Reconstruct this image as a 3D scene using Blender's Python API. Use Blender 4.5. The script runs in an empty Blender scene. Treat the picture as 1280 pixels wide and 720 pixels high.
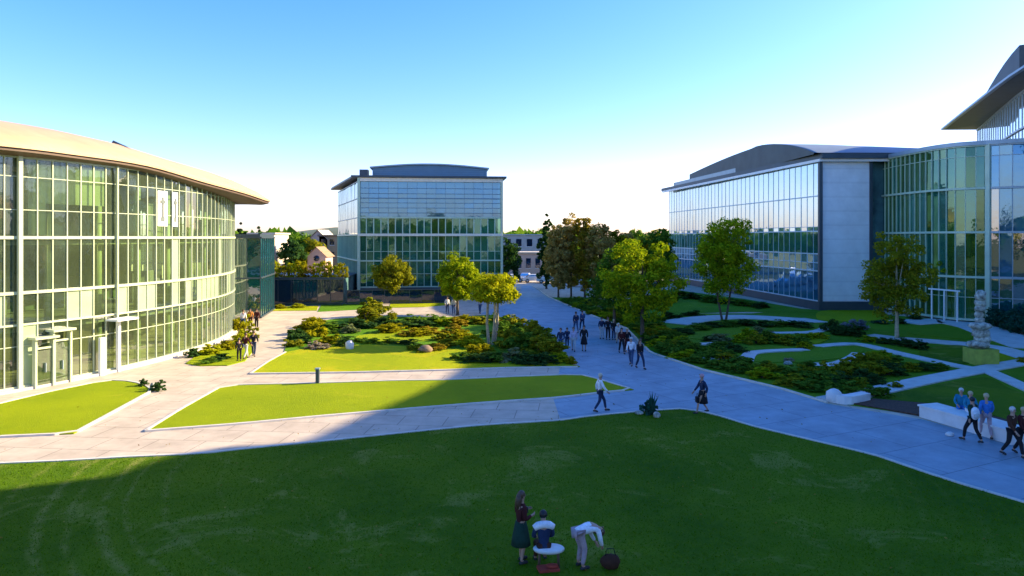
import bpy, bmesh, math, random
import numpy as np
from mathutils import Vector, Matrix

R = math.radians
PI = math.pi
col = bpy.context.scene.collection
rng = random.Random(7)

# ------------------------------------------------------------------ camera frame
EYE, FPX, HOR = 8.0, 853.333, 297.0
def G(u, v, z=0.0):
    """a spot of the ground seen at photo pixel u, v"""
    Y = (EYE - z) * FPX / (v - HOR)
    return ((u - 640) / FPX * Y, Y)
def XZ(u, v, Y):
    return ((u - 640) / FPX * Y, EYE - (v - HOR) * Y / FPX)
def GP(pts, z=0.0):
    return [G(u, v, z) for u, v in pts]

# ------------------------------------------------------------------ materials
def new_mat(name):
    m = bpy.data.materials.new(name); m.use_nodes = True
    nt = m.node_tree; nt.nodes.clear()
    return m, nt.nodes, nt.links
def P(N, **k):
    b = N.new('ShaderNodeBsdfPrincipled')
    for a, v in k.items():
        b.inputs[a.replace('_', ' ')].default_value = v
    return b
def c4(c): return (c[0], c[1], c[2], 1)
def mix(N, L, fac, a, b, mode='MIX'):
    n = N.new('ShaderNodeMix'); n.data_type = 'RGBA'; n.blend_type = mode
    for s, v in ((0, fac), (6, a), (7, b)):
        if isinstance(v, (int, float)): n.inputs[s].default_value = v
        elif isinstance(v, tuple): n.inputs[s].default_value = c4(v)
        else: L.new(v, n.inputs[s])
    return n.outputs[2]
def noise(N, L, scale, detail=4, rough=.55, vec=None, dist=0):
    n = N.new('ShaderNodeTexNoise'); n.inputs['Scale'].default_value = scale
    n.inputs['Detail'].default_value = detail; n.inputs['Roughness'].default_value = rough
    n.inputs['Distortion'].default_value = dist
    if vec is not None: L.new(vec, n.inputs['Vector'])
    return n.outputs['Fac']
def ramp(N, L, fac, a, b, lo=0., hi=1.):
    n = N.new('ShaderNodeMapRange'); L.new(fac, n.inputs[0])
    n.inputs[1].default_value = a; n.inputs[2].default_value = b
    n.inputs[3].default_value = lo; n.inputs[4].default_value = hi
    return n.outputs[0]
def math_n(N, L, op, a, b=None, c=None):
    n = N.new('ShaderNodeMath'); n.operation = op
    for i, v in enumerate((a, b, c)):
        if v is None: continue
        if isinstance(v, (int, float)): n.inputs[i].default_value = v
        else: L.new(v, n.inputs[i])
    return n.outputs[0]
def out(N, L, sh):
    o = N.new('ShaderNodeOutputMaterial'); L.new(sh, o.inputs[0]); return o
def bump(N, L, h, strength, dist, bs):
    b = N.new('ShaderNodeBump'); b.inputs['Strength'].default_value = strength
    b.inputs['Distance'].default_value = dist
    L.new(h, b.inputs['Height']); L.new(b.outputs[0], bs.inputs['Normal'])

def plain(name, c, rough=.6, metal=0., var=.12, scale=3., spec=.5):
    m, N, L = new_mat(name)
    tc = N.new('ShaderNodeTexCoord').outputs['Object']
    f = noise(N, L, scale, 5, .6, tc)
    dk = tuple(x * (1 - var) for x in c); lt = tuple(min(1, x * (1 + var)) for x in c)
    cc = mix(N, L, ramp(N, L, f, .3, .7), dk, lt)
    b = P(N, Roughness=rough, Metallic=metal)
    b.inputs['Specular IOR Level'].default_value = spec
    L.new(cc, b.inputs['Base Color'])
    out(N, L, b.outputs[0]); return m

def grass_mat(name, dark, light, dry=(.22, .2, .05), dryness=.62, rings=False, mow=True):
    m, N, L = new_mat(name)
    tc = N.new('ShaderNodeTexCoord').outputs['Object']
    f1 = noise(N, L, .16, 5, .6, tc); f2 = noise(N, L, 2.2, 6, .7, tc); f3 = noise(N, L, 26, 3, .7, tc)
    cc = mix(N, L, ramp(N, L, f1, .35, .65), dark, light)
    cc = mix(N, L, ramp(N, L, f2, .35, .75, 0, .45), cc, light)
    cc = mix(N, L, ramp(N, L, f3, .35, .6, .35, 0), cc, tuple(x * .5 for x in dark))
    fd = noise(N, L, .33, 6, .72, tc, .6)
    cc = mix(N, L, ramp(N, L, fd, dryness, dryness + .09, 0, .55), cc, dry)
    if rings:
        # worn curved wheel marks in the turf
        sp = N.new('ShaderNodeSeparateXYZ'); L.new(tc, sp.inputs[0])
        dx = math_n(N, L, 'ADD', sp.outputs[0], 0.0); dy = math_n(N, L, 'SUBTRACT', sp.outputs[1], 26.0)
        w = noise(N, L, .5, 3, .6, tc)
        r = math_n(N, L, 'SQRT', math_n(N, L, 'ADD', math_n(N, L, 'MULTIPLY', dx, dx), math_n(N, L, 'MULTIPLY', dy, dy)))
        r = math_n(N, L, 'ADD', r, math_n(N, L, 'MULTIPLY', w, .35))
        tot = None
        for rr, wd, am in ((15.1, .2, 1.), (14.4, .14, .8), (13.6, .2, 1.), (13.0, .12, .8), (12.0, .16, .7), (10.4, .12, .35), (16.4, .2, .6), (8.3, .15, .25), (6.2, .15, .2)):
            d = math_n(N, L, 'ABSOLUTE', math_n(N, L, 'SUBTRACT', r, rr))
            k = ramp(N, L, d, wd, 0, 0, am)
            tot = k if tot is None else math_n(N, L, 'MAXIMUM', tot, k)
        g = noise(N, L, 1.3, 6, .75, tc)
        k = math_n(N, L, 'MULTIPLY', tot, ramp(N, L, g, .4, .6))
        k = math_n(N, L, 'MULTIPLY', k, ramp(N, L, sp.outputs[0], -3, -9, .25, 1))
        cc = mix(N, L, math_n(N, L, 'MULTIPLY', k, .8), cc, dry)
    b = P(N, Roughness=.9); b.inputs['Specular IOR Level'].default_value = .1
    L.new(cc, b.inputs['Base Color'])
    bump(N, L, f3, .9, .06, b)
    out(N, L, b.outputs[0]); return m

def paving_mat(name, c, joint, rough=.75, rot=0., var=.1, dark=.7):
    m, N, L = new_mat(name)
    tc = N.new('ShaderNodeTexCoord').outputs['Object']
    mp = N.new('ShaderNodeMapping'); L.new(tc, mp.inputs[0]); mp.inputs['Rotation'].default_value = (0, 0, rot)
    br = N.new('ShaderNodeTexBrick'); L.new(mp.outputs[0], br.inputs[0])
    br.inputs['Scale'].default_value = 1.0; br.inputs['Brick Width'].default_value = joint * 1.3
    br.inputs['Row Height'].default_value = joint; br.inputs['Mortar Size'].default_value = .022
    br.inputs['Mortar Smooth'].default_value = .3
    br.inputs['Color1'].default_value = c4(c); br.inputs['Color2'].default_value = c4(tuple(x * (1 - var) for x in c))
    br.inputs['Mortar'].default_value = c4(tuple(x * .5 for x in c))
    f = noise(N, L, .7, 7, .65, tc); f2 = noise(N, L, 6, 4, .7, tc)
    cc = mix(N, L, ramp(N, L, f, .35, .7), tuple([dark] * 3), (1, 1, 1))
    cc = mix(N, L, 1., br.outputs[0], cc, 'MULTIPLY')
    cc = mix(N, L, ramp(N, L, f2, .55, .8, 0, .25), cc, tuple(x * .55 for x in c))
    b = P(N, Roughness=rough); L.new(cc, b.inputs['Base Color']); b.inputs['Specular IOR Level'].default_value = .25
    bump(N, L, f2, .25, .01, b)
    out(N, L, b.outputs[0]); return m

def leaf_mat(name, cols, trans=.45):
    m, N, L = new_mat(name)
    g = N.new('ShaderNodeNewGeometry')
    cr = N.new('ShaderNodeValToRGB'); L.new(g.outputs['Random Per Island'], cr.inputs[0])
    e = cr.color_ramp.elements
    n = len(cols)
    while len(e) < n: e.new(.5)
    for i, c in enumerate(cols):
        e[i].position = i / max(1, n - 1); e[i].color = c4(c)
    tc = N.new('ShaderNodeTexCoord').outputs['Object']
    f = noise(N, L, .9, 3, .6, tc)
    cc = mix(N, L, ramp(N, L, f, .35, .65), cr.outputs[0], cols[0])
    cc = mix(N, L, .55, cr.outputs[0], cc)
    d = N.new('ShaderNodeBsdfDiffuse'); L.new(cc, d.inputs[0])
    t = N.new('ShaderNodeBsdfTranslucent'); L.new(mix(N, L, 1., cc, (1.0, 1.0, .35), 'MULTIPLY'), t.inputs[0])
    mx = N.new('ShaderNodeMixShader'); mx.inputs[0].default_value = trans
    L.new(d.outputs[0], mx.inputs[1]); L.new(t.outputs[0], mx.inputs[2])
    out(N, L, mx.outputs[0]); return m

def glass_mat(name, tint, lo=.2, hi=1., rough=.015, refl=(1, 1, 1), solid=None, solid_mix=0.):
    m, N, L = new_mat(name)
    lw = N.new('ShaderNodeFresnel'); lw.inputs['IOR'].default_value = 1.5
    fac = ramp(N, L, lw.outputs[0], .04, 1, lo, hi)
    tr = N.new('ShaderNodeBsdfTransparent'); tr.inputs[0].default_value = c4(tint)
    base = tr.outputs[0]
    if solid:
        d = N.new('ShaderNodeBsdfDiffuse')
        tc = N.new('ShaderNodeTexCoord').outputs['Object']
        f = noise(N, L, .35, 4, .6, tc)
        L.new(mix(N, L, ramp(N, L, f, .35, .65), tuple(x * .6 for x in solid), solid), d.inputs[0])
        mm = N.new('ShaderNodeMixShader'); mm.inputs[0].default_value = solid_mix
        L.new(base, mm.inputs[1]); L.new(d.outputs[0], mm.inputs[2]); base = mm.outputs[0]
    gl = N.new('ShaderNodeBsdfGlossy'); tcb = N.new('ShaderNodeTexCoord').outputs['Object']; bn = N.new('ShaderNodeBump'); bn.inputs['Strength'].default_value = .35; bn.inputs['Distance'].default_value = .012
    L.new(noise(N, L, 1.3, 2, .5, tcb), bn.inputs['Height']); L.new(bn.outputs[0], gl.inputs['Normal']); gl.inputs[0].default_value = c4(refl); gl.inputs['Roughness'].default_value = rough
    mx = N.new('ShaderNodeMixShader'); L.new(fac, mx.inputs[0]); L.new(base, mx.inputs[1]); L.new(gl.outputs[0], mx.inputs[2])
    out(N, L, mx.outputs[0]); return m

def ribbed(name, c, period, axis=2, depth=.35, rough=.5, metal=0.):
    """sheet or louvres with fine ribs along one axis"""
    m, N, L = new_mat(name)
    tc = N.new('ShaderNodeTexCoord').outputs['Object']
    sp = N.new('ShaderNodeSeparateXYZ'); L.new(tc, sp.inputs[0])
    fr = math_n(N, L, 'FRACT', math_n(N, L, 'MULTIPLY', sp.outputs[axis], 1 / period))
    k = ramp(N, L, fr, .0, .16, 1, 0)
    f = noise(N, L, .8, 5, .6, tc)
    cc = mix(N, L, ramp(N, L, f, .3, .7), tuple(x * .85 for x in c), c)
    cc = mix(N, L, math_n(N, L, 'MULTIPLY', k, depth), cc, tuple(x * .3 for x in c))
    b = P(N, Roughness=rough, Metallic=metal); L.new(cc, b.inputs['Base Color'])
    out(N, L, b.outputs[0]); return m

M = {}
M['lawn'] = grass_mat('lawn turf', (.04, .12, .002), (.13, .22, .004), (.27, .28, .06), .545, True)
M['lawn_bright'] = grass_mat('sun brightened turf', (.21, .29, .002), (.31, .38, .003), (.42, .4, .02), .6)  # lighter copy of the lawn turf, sunlight put into the colour
M['lawn_yellow'] = grass_mat('yellow turf', (.25, .33, .003), (.38, .42, .004), (.5, .42, .01), .52)
M['lawn_green'] = grass_mat('garden turf', (.07, .2, .006), (.14, .28, .01), (.2, .26, .03), .6)
M['blade'] = leaf_mat('grass blades', [(.07, .16, .003), (.1, .2, .004), (.15, .25, .01)], .3)
M['earth'] = grass_mat('far ground', (.05, .08, .02), (.1, .12, .03), (.22, .18, .09), .5)
M['mulch'] = plain('bark mulch', (.07, .035, .02), .95, 0, .5, 9)
M['bed'] = plain('planted soil', (.09, .11, .03), .95, 0, .5, 4)
M['paving'] = paving_mat('cream paving', (.64, .54, .41), 1.5, .75, .1)  # sunlit copy of the paving, warmth of the sun put into the colour
M['road'] = paving_mat('shade blue paving', (.31, .41, .48), 2.4, .6, -.45, .06, .68)  # shaded copy of the plaza paving, blue of the shade put into the colour
M['strip'] = plain('pale path concrete', (.5, .52, .5), .8, 0, .15, 1.2)
M['kerb'] = plain('kerb concrete', (.6, .56, .48), .8, 0, .12, 2)
M['white_wall'] = plain('white concrete', (.68, .68, .66), .7, 0, .1, 2)
M['cream_metal'] = plain('cream painted metal', (.5, .56, .38), .4, 0, .06, 1, .4)
M['white_metal'] = plain('white painted metal', (.8, .82, .8), .4, 0, .05, 1)
M['pale_metal'] = plain('pale blue metal', (.5, .62, .66), .4, .1, .05, 1)
M['green_metal'] = plain('pale green metal', (.42, .56, .42), .4, .1, .1, 1)
M['grey_metal'] = plain('grey aluminium', (.3, .38, .42), .4, .4, .1, 1)
M['dark_metal'] = plain('dark metal', (.05, .075, .09), .45, .3, .1, 1)
M['roof_sand'] = ribbed('sand roof metal', (.56, .38, .2), .9, 1, .13, .5, .05)
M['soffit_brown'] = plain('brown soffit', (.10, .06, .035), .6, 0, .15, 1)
M['roof_grey'] = ribbed('grey roof sheet', (.16, .22, .27), .6, 1, .35, .55, .2)
M['roof_dark'] = plain('dark roof sheet', (.07, .085, .08), .55, .2, .2, .4)
M['soffit_dark'] = plain('dark green grey soffit', (.05, .075, .07), .5, .2, .2, .6)
M['panel_blue'] = ribbed('smooth blue grey cladding', (.84, .88, .88), 1.55, 2, .18, .4, .1)
M['louvre'] = ribbed('blue grey louvres', (.13, .24, .32), .28, 2, .7, .5, .3)
M['concrete'] = plain('floor concrete', (.32, .33, .28), .8, 0, .12, 1)
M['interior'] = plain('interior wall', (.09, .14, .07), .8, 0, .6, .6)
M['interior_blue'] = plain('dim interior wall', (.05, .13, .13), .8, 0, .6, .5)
M['spandrel'] = plain('pale green back-painted glass', (.36, .45, .28), .12, 0, .15, .5, .8)
M['reflected_sky'] = plain('pale reflected sky', (.5, .54, .42), .8, 0, .08, 1)
M['poster'] = plain('white poster board', (.85, .85, .83), .6, 0, .03, 1)
M['figure'] = plain('grey print', (.14, .17, .15), .6, 0, .1, 3)
M['glass_left'] = glass_mat('green facade glass', (.62, .78, .5), .12, .9, solid=(.3, .4, .22), solid_mix=.16)
M['glass_mid'] = glass_mat('green teal glass', (.25, .6, .48), .12, 1., refl=(.6, 1., .85), solid=(.03, .2, .13), solid_mix=.6)
M['glass_blue'] = glass_mat('blue coated glass', (.1, .3, .45), .26, 1., refl=(.36, .62, .85), solid=(.04, .17, .27), solid_mix=.9)
M['glass_sky'] = glass_mat('pale sky toned glass', (.3, .55, .6), .55, 1., refl=(.85, .97, 1.), solid=(.2, .45, .55), solid_mix=.85)  # pale diffuse tone stands in for reflected sky
M['glass_right'] = glass_mat('green right glass', (.35, .65, .4), .12, 1., refl=(.5, .8, .6), solid=(.09, .22, .04), solid_mix=.45)  # green diffuse tone stands in for reflected trees
M['glass_teal'] = glass_mat('teal glass', (.1, .4, .4), .25, 1., solid=(.0, .09, .10), solid_mix=.85)
M['glass_navy'] = glass_mat('navy glass', (.05, .1, .2), .06, .7, solid=(.005, .025, .06), solid_mix=.9)
M['glass_tower'] = glass_mat('pale tower glass', (.6, .8, .85), .7, 1., refl=(.95, 1, 1), solid=(.5, .65, .7), solid_mix=.8)
M['stone'] = plain('weathered pale stone', (.34, .36, .31), .9, 0, .8, 4)
M['stone_brown'] = plain('brown field stone', (.22, .15, .1), .9, 0, .4, 3)
M['bark'] = plain('bark', (.10, .075, .05), .95, 0, .4, 6)
M['bark_pale'] = plain('pale bark', (.38, .32, .2), .9, 0, .35, 5)
LEAF = {
 'yellow': [(.16, .18, .005), (.28, .3, .01), (.4, .38, .01)],
 'lime': [(.1, .15, .006), (.22, .29, .008), (.38, .4, .012)],
 'green': [(.02, .05, .006), (.045, .09, .01), (.09, .14, .015)],
 'dark': [(.008, .022, .008), (.018, .042, .01), (.035, .07, .015)],
 'olive': [(.1, .12, .01), (.18, .19, .01), (.3, .27, .015)],
 'brown': [(.1, .075, .02), (.18, .12, .035), (.24, .17, .05), (.13, .12, .03)],
 'orange': [(.13, .1, .01), (.26, .18, .015), (.3, .25, .02)],
 'gold': [(.16, .16, .008), (.34, .33, .01), (.5, .45, .015)],
 'pale': [(.12, .16, .06), (.22, .27, .12), (.34, .38, .2)],
 'pink': [(.3, .22, .18), (.5, .42, .36), (.25, .3, .1)],
 'lavender': [(.1, .12, .1), (.22, .2, .32), (.3, .28, .4)],
 'teal': [(.01, .05, .035), (.02, .09, .06), (.04, .12, .08)],
}
for k, v in LEAF.items():
    v = [tuple(min(.6, x * 1.5) for x in c_) for c_ in v] if k not in ('gold', 'pink', 'pale', 'brown', 'green', 'dark') else [tuple(x * {'brown': 2.9, 'green': 2.6, 'dark': 2.9}.get(k, 1) for x in c_) for c_ in v]
    M['leaf_' + k] = leaf_mat(k + ' leaves', v)
def cloth(name, c): 
    k = 'cloth_' + name
    if k not in M: M[k] = plain(name + ' cloth', c, .85, 0, .2, 9, .2)
    return M[k]
SKIN = plain('skin', (.42, .24, .16), .55, 0, .06, 6)
M['eye'] = plain('dark eye', (.02, .015, .012), .3, 0, 0, 1)
M['lip'] = plain('lip', (.35, .12, .1), .5, 0, 0, 1)
M['tyre'] = plain('tyre rubber', (.02, .02, .02), .8, 0, .1, 4)
M['rim'] = plain('alloy rim', (.5, .5, .5), .3, .8, .05, 4)
M['car_glass'] = glass_mat('car window', (.1, .12, .13), .3, 1., solid=(.01, .012, .015), solid_mix=.9)
M['lamp_red'] = plain('red tail lamp', (.4, .02, .02), .3, 0, .05, 3)
M['lamp_white'] = plain('clear headlamp', (.7, .7, .7), .2, 0, .05, 3)

# ------------------------------------------------------------------ mesh helpers
class MB:
    def __init__(s): s.v = []; s.f = []; s.mi = []; s.sm = []
    def add(s, vs, fs, mi=0, smooth=False):
        o = len(s.v); s.v += [tuple(p) for p in vs]
        for f in fs: s.f.append([i + o for i in f]); s.mi.append(mi); s.sm.append(smooth)
    def box(s, c, d, rz=0, mi=0, m=None):
        hx, hy, hz = d[0] / 2, d[1] / 2, d[2] / 2
        vs = [Vector((x, y, z)) for z in (-hz, hz) for x, y in ((-hx, -hy), (hx, -hy), (hx, hy), (-hx, hy))]
        if m is not None: vs = [m @ p for p in vs]
        cz, sz = math.cos(rz), math.sin(rz)
        vs = [(c[0] + p.x * cz - p.y * sz, c[1] + p.x * sz + p.y * cz, c[2] + p.z) for p in vs]
        s.add(vs, [(3, 2, 1, 0), (4, 5, 6, 7), (0, 1, 5, 4), (1, 2, 6, 5), (2, 3, 7, 6), (3, 0, 4, 7)], mi)
    def prism(s, pts, z0, z1, mi=0):
        n = len(pts)
        a = sum(pts[i][0] * pts[(i + 1) % n][1] - pts[(i + 1) % n][0] * pts[i][1] for i in range(n))
        if a < 0: pts = pts[::-1]
        s.add([(x, y, z0) for x, y in pts] + [(x, y, z1) for x, y in pts],
              [list(range(n))[::-1], list(range(n, 2 * n))] + [(i, (i + 1) % n, (i + 1) % n + n, i + n) for i in range(n)], mi)
    def beam(s, a, b, w, h, mi=0):
        """box from a to b (points on its axis)"""
        a = Vector(a); b = Vector(b); d = b - a
        if d.length < 1e-6: return
        x = d.normalized(); up = Vector((0, 0, 1)) if abs(x.z) < .95 else Vector((0, 1, 0))
        y = up.cross(x).normalized(); z = x.cross(y)
        vs = [p + y * (w / 2 * i) + z * (h / 2 * j) for p in (a, b) for i, j in ((-1, -1), (1, -1), (1, 1), (-1, 1))]
        s.add(vs, [(0, 1, 2, 3)[::-1], (4, 5, 6, 7), (0, 1, 5, 4), (1, 2, 6, 5), (2, 3, 7, 6), (3, 0, 4, 7)], mi)
    def tube(s, pts, rad, n=8, mi=0, smooth=True):
        pts = [Vector(p) for p in pts]; rings = []
        for i, p in enumerate(pts):
            d = (pts[min(i + 1, len(pts) - 1)] - pts[max(i - 1, 0)]).normalized()
            a = Vector((0, 0, 1)) if abs(d.z) < .9 else Vector((1, 0, 0))
            x = d.cross(a).normalized(); y = d.cross(x)
            rings.append([p + (x * math.cos(2 * PI * k / n) + y * math.sin(2 * PI * k / n)) * rad[i] for k in range(n)])
        vs = [q for r in rings for q in r]; fs = []
        for i in range(len(pts) - 1):
            for k in range(n):
                fs.append((i * n + k, i * n + (k + 1) % n, (i + 1) * n + (k + 1) % n, (i + 1) * n + k))
        fs.append(list(range(n))[::-1]); fs.append([(len(pts) - 1) * n + k for k in range(n)])
        s.add(vs, fs, mi, smooth)
    def lathe(s, c, prof, n=16, mi=0, smooth=True):
        s.tube([(c[0], c[1], c[2] + z + i * 1e-5) for i, (r, z) in enumerate(prof)], [max(r, .001) for r, z in prof], n, mi, smooth)
    def blob(s, c, r, seed=0, jag=.15, mi=0, n=8):
        rg = random.Random(seed); vs = []; fs = []
        for i in range(1, n):
            th = PI * i / n
            for k in range(n * 2):
                ph = PI * k / n; q = 1 + rg.uniform(-jag, jag)
                vs.append((c[0] + r[0] * q * math.sin(th) * math.cos(ph), c[1] + r[1] * q * math.sin(th) * math.sin(ph), c[2] + r[2] * q * math.cos(th)))
        t = len(vs); vs += [(c[0], c[1], c[2] + r[2]), (c[0], c[1], c[2] - r[2])]
        w = n * 2
        for i in range(n - 2):
            for k in range(w): fs.append((i * w + k, (i + 1) * w + k, (i + 1) * w + (k + 1) % w, i * w + (k + 1) % w))
        for k in range(w):
            fs.append((t, k, (k + 1) % w)); fs.append((t + 1, (n - 2) * w + (k + 1) % w, (n - 2) * w + k))
        s.add(vs, fs, mi, True)
    def build(s, name, mats, parent=None):
        me = bpy.data.meshes.new(name); me.from_pydata(s.v, [], s.f)
        if not isinstance(mats, (list, tuple)): mats = [mats]
        for m in mats: me.materials.append(m)
        me.polygons.foreach_set('material_index', s.mi); me.polygons.foreach_set('use_smooth', s.sm)
        me.validate(); me.update()
        o = bpy.data.objects.new(name, me); col.objects.link(o)
        if parent is not None: o.parent = parent
        return o

def quads_obj(name, centers, normals, size, mat, parent=None, aspect=1.6, seed=0):
    """many separate leaf faces as one mesh, vectorised"""
    rg = np.random.default_rng(seed); n = len(centers)
    nrm = normals / (np.linalg.norm(normals, axis=1, keepdims=True) + 1e-9)
    a = rg.normal(size=(n, 3)); t = np.cross(nrm, a); t /= (np.linalg.norm(t, axis=1, keepdims=True) + 1e-9)
    b = np.cross(nrm, t)
    s = (size * rg.uniform(.6, 1.35, n))[:, None] if np.isscalar(size) else size[:, None]
    t = t * s * .5 * aspect; b = b * s * .5
    bend = nrm * s * rg.uniform(-.15, .15, n)[:, None]
    vs = np.empty((n, 4, 3)); vs[:, 0] = centers - t; vs[:, 1] = centers - b * .9 + bend; vs[:, 2] = centers + t; vs[:, 3] = centers + b * .9 + bend
    me = bpy.data.meshes.new(name)
    me.vertices.add(n * 4); me.vertices.foreach_set('co', vs.reshape(-1).astype(np.float32))
    me.loops.add(n * 4); me.loops.foreach_set('vertex_index', np.arange(n * 4, dtype=np.int32))
    me.polygons.add(n); me.polygons.foreach_set('loop_start', np.arange(0, n * 4, 4, dtype=np.int32))
    me.materials.append(mat); me.update(); me.validate()
    o = bpy.data.objects.new(name, me); col.objects.link(o)
    if parent is not None: o.parent = parent
    return o

def tag(o, label=None, cat=None, group=None, kind=None):
    if label: o['label'] = label
    if cat: o['category'] = cat
    if group: o['group'] = group
    if kind: o['kind'] = kind
    return o
def thing(name, loc, label, cat, group=None, rz=0):
    o = bpy.data.objects.new(name, None); col.objects.link(o); o.empty_display_size = .3
    o.location = loc if len(loc) == 3 else (loc[0], loc[1], 0); o.rotation_euler = (0, 0, rz)
    return tag(o, label, cat, group)
def kids(o): return [c for c in bpy.data.objects if c.parent is o]
def dup(o, loc, rz=0, label=None, group=None, sc=1.):
    r = o.copy(); col.objects.link(r); r.location = (loc[0], loc[1], 0 if len(loc) < 3 else loc[2])
    r.rotation_euler = (0, 0, rz); r.scale = (sc, sc, sc)
    if label: r['label'] = label
    if group: r['group'] = group
    for c in kids(o):
        d = c.copy(); col.objects.link(d); d.parent = r
        for g in kids(c):
            e = g.copy(); col.objects.link(e); e.parent = d
    return r

def smooth_line(pts, n=6, closed=False):
    """Catmull-Rom through 2D/3D points"""
    res = []; m = len(pts); dim = len(pts[0])
    rngi = range(m) if closed else range(m - 1)
    for i in rngi:
        g = lambda k: pts[k % m] if closed else pts[min(max(k, 0), m - 1)]
        p0, p1, p2, p3 = g(i - 1), g(i), g(i + 1), g(i + 2)
        for k in range(n):
            t = k / n
            res.append(tuple(.5 * (2 * p1[d] + (p2[d] - p0[d]) * t + (2 * p0[d] - 5 * p1[d] + 4 * p2[d] - p3[d]) * t * t + (3 * p1[d] - p0[d] - 3 * p2[d] + p3[d]) * t ** 3) for d in range(dim)))
    if not closed: res.append(tuple(pts[-1]))
    return res
def resample(pts, step):
    L = [0]
    for i in range(1, len(pts)): L.append(L[-1] + math.dist(pts[i - 1], pts[i]))
    n = max(1, round(L[-1] / step)); res = []; j = 0
    for k in range(n + 1):
        s = L[-1] * k / n
        while j < len(L) - 2 and L[j + 1] < s: j += 1
        t = (s - L[j]) / max(1e-9, L[j + 1] - L[j])
        res.append(tuple(pts[j][d] + (pts[j + 1][d] - pts[j][d]) * t for d in range(len(pts[0]))))
    return res
def strip_poly(pts, w):
    """flat band of width w along a plan polyline, as quads"""
    Lp, Rp = [], []
    for i, p in enumerate(pts):
        a = pts[max(0, i - 1)]; b = pts[min(len(pts) - 1, i + 1)]
        d = Vector((b[0] - a[0], b[1] - a[1])); d.normalize(); n = Vector((-d.y, d.x)) * w / 2
        Lp.append((p[0] + n.x, p[1] + n.y)); Rp.append((p[0] - n.x, p[1] - n.y))
    return Lp, Rp
def band(mb, pts, w, z0, z1, mi=0):
    Lp, Rp = strip_poly(pts, w); n = len(pts)
    vs = [(x, y, z) for z in (z0, z1) for P_ in (Lp, Rp) for x, y in P_]
    f = []
    for i in range(n - 1):
        f += [(2 * n + i + 1, 2 * n + i, 3 * n + i, 3 * n + i + 1), (i, i + 1, n + i + 1, n + i), (i + 1, i, 2 * n + i, 2 * n + i + 1), (n + i, n + i + 1, 3 * n + i + 1, 3 * n + i)]
    f += [(0, n, 3 * n, 2 * n), (2 * n - 1, n - 1, 3 * n - 1, 4 * n - 1)]
    mb.add(vs, f, mi)

def struct(name, mb, m, label=None):
    return tag(mb.build(name, m), label, None, None, 'structure')
def sheet(name, pts, z0, z1, m):
    mb = MB(); mb.prism(pts, z0, z1); return struct(name, mb, m)

# ------------------------------------------------------------------ GROUND
mb = MB(); mb.add([(-3000, -800, 0), (3000, -800, 0), (3000, 4000, 0), (-3000, 4000, 0)], [(0, 1, 2, 3)])
struct('ground', mb, M['earth'])
mb = MB(); mb.add([(-60, -30, .006), (95, -30, .006), (95, 128, .006), (-60, 128, .006)], [(0, 1, 2, 3)])
struct('plaza_paving', mb, M['paving'])

road_right = [(664, 357), (674, 363), (686, 372), (744, 397), (783, 412), (811, 441), (878, 464), (975, 487), (1034, 505), (1155, 525), (1290, 562), (1500, 615)]
road_left = [(1500, 730), (1182, 601), (1092, 570), (975, 542.5), (940, 534), (905, 523), (882, 516.5), (855, 512), (802, 514), (741, 520), (700, 523), (692, 500), (700, 459), (725, 459), (716, 452), (700, 436), (676, 418), (645, 402), (600, 392), (648, 375), (652, 357)]
sheet('main_walk', GP(road_right + road_left), .0, .012, M['road'])

lawnA = [(-250, 583), (0, 581), (94, 577), (156, 573), (250, 569), (312, 562), (390, 554.5), (500, 543), (600, 533), (700, 527), (741, 521), (802, 515.5), (855, 512), (882, 516.5), (905, 523), (940, 534), (975, 542.5), (1092, 570), (1182, 601), (1290, 633)]
A = GP(lawnA); 
A_full = A + [(18, 16), (22, 5), (22, -20), (-50, -20), (-50, 20)]
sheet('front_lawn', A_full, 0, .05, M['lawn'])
lawnB = [(182, 540), (225, 513), (273, 486), (300, 482), (397, 480), (500, 476.5), (556, 476), (640, 472), (706, 469.5), (728, 470), (745, 474), (768, 481), (792, 488), (759, 491), (700, 498), (600, 505), (500, 513), (406, 521), (300, 531)]
sheet('middle_lawn', GP(lawnB), 0, .05, M['lawn_bright'])
lawnC = [(-300, 549), (0, 547), (92, 543), (140, 517), (191, 489), (183, 483), (167, 478), (144, 476), (119, 479), (60, 491), (0, 505.5), (-120, 535)]
sheet('side_lawn', GP(lawnC), 0, .05, M['lawn_bright'])
gardD = [(313, 468), (335, 453), (357, 441), (400, 433), (460, 432), (556, 436), (600, 440), (640, 452), (712, 456), (725, 459), (640, 460), (550, 463), (430, 466)]
sheet('garden_lawn', GP(gardD), 0, .06, M['lawn_yellow'])
gardE = [(355, 441), (362, 420), (378, 405), (420, 399), (462, 396), (560, 397), (612, 394), (645, 403), (676, 419), (700, 437), (716, 453), (712, 456), (640, 452), (600, 440), (556, 436), (460, 432), (400, 433)]
sheet('planting_bed', GP(gardE), 0, .055, M['lawn_green'])
sheet('garden_turf', GP([(440, 430), (446, 421), (470, 417), (500, 414), (545, 410), (560, 416), (548, 426), (500, 430)]), .05, .075, M['lawn_bright'])
sheet('far_lawn', GP([(330, 389), (338, 383.5), (398, 382.5), (396, 388.5)]), 0, .05, M['lawn_yellow'])
sheet('far_lawn', GP([(397, 390), (402, 381), (474, 379.5), (473, 386)]), 0, .05, M['lawn_green'])
sheet('far_lawn', GP([(486, 385), (489, 378), (560, 374), (566, 381), (530, 384)]), 0, .05, M['lawn_yellow'])
sheet('small_lawn', GP([(232, 455), (250, 443), (276, 434), (300, 424), (318, 424), (316, 440), (306, 452), (284, 457.5), (250, 458)]), 0, .06, M['lawn_bright'])

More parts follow.
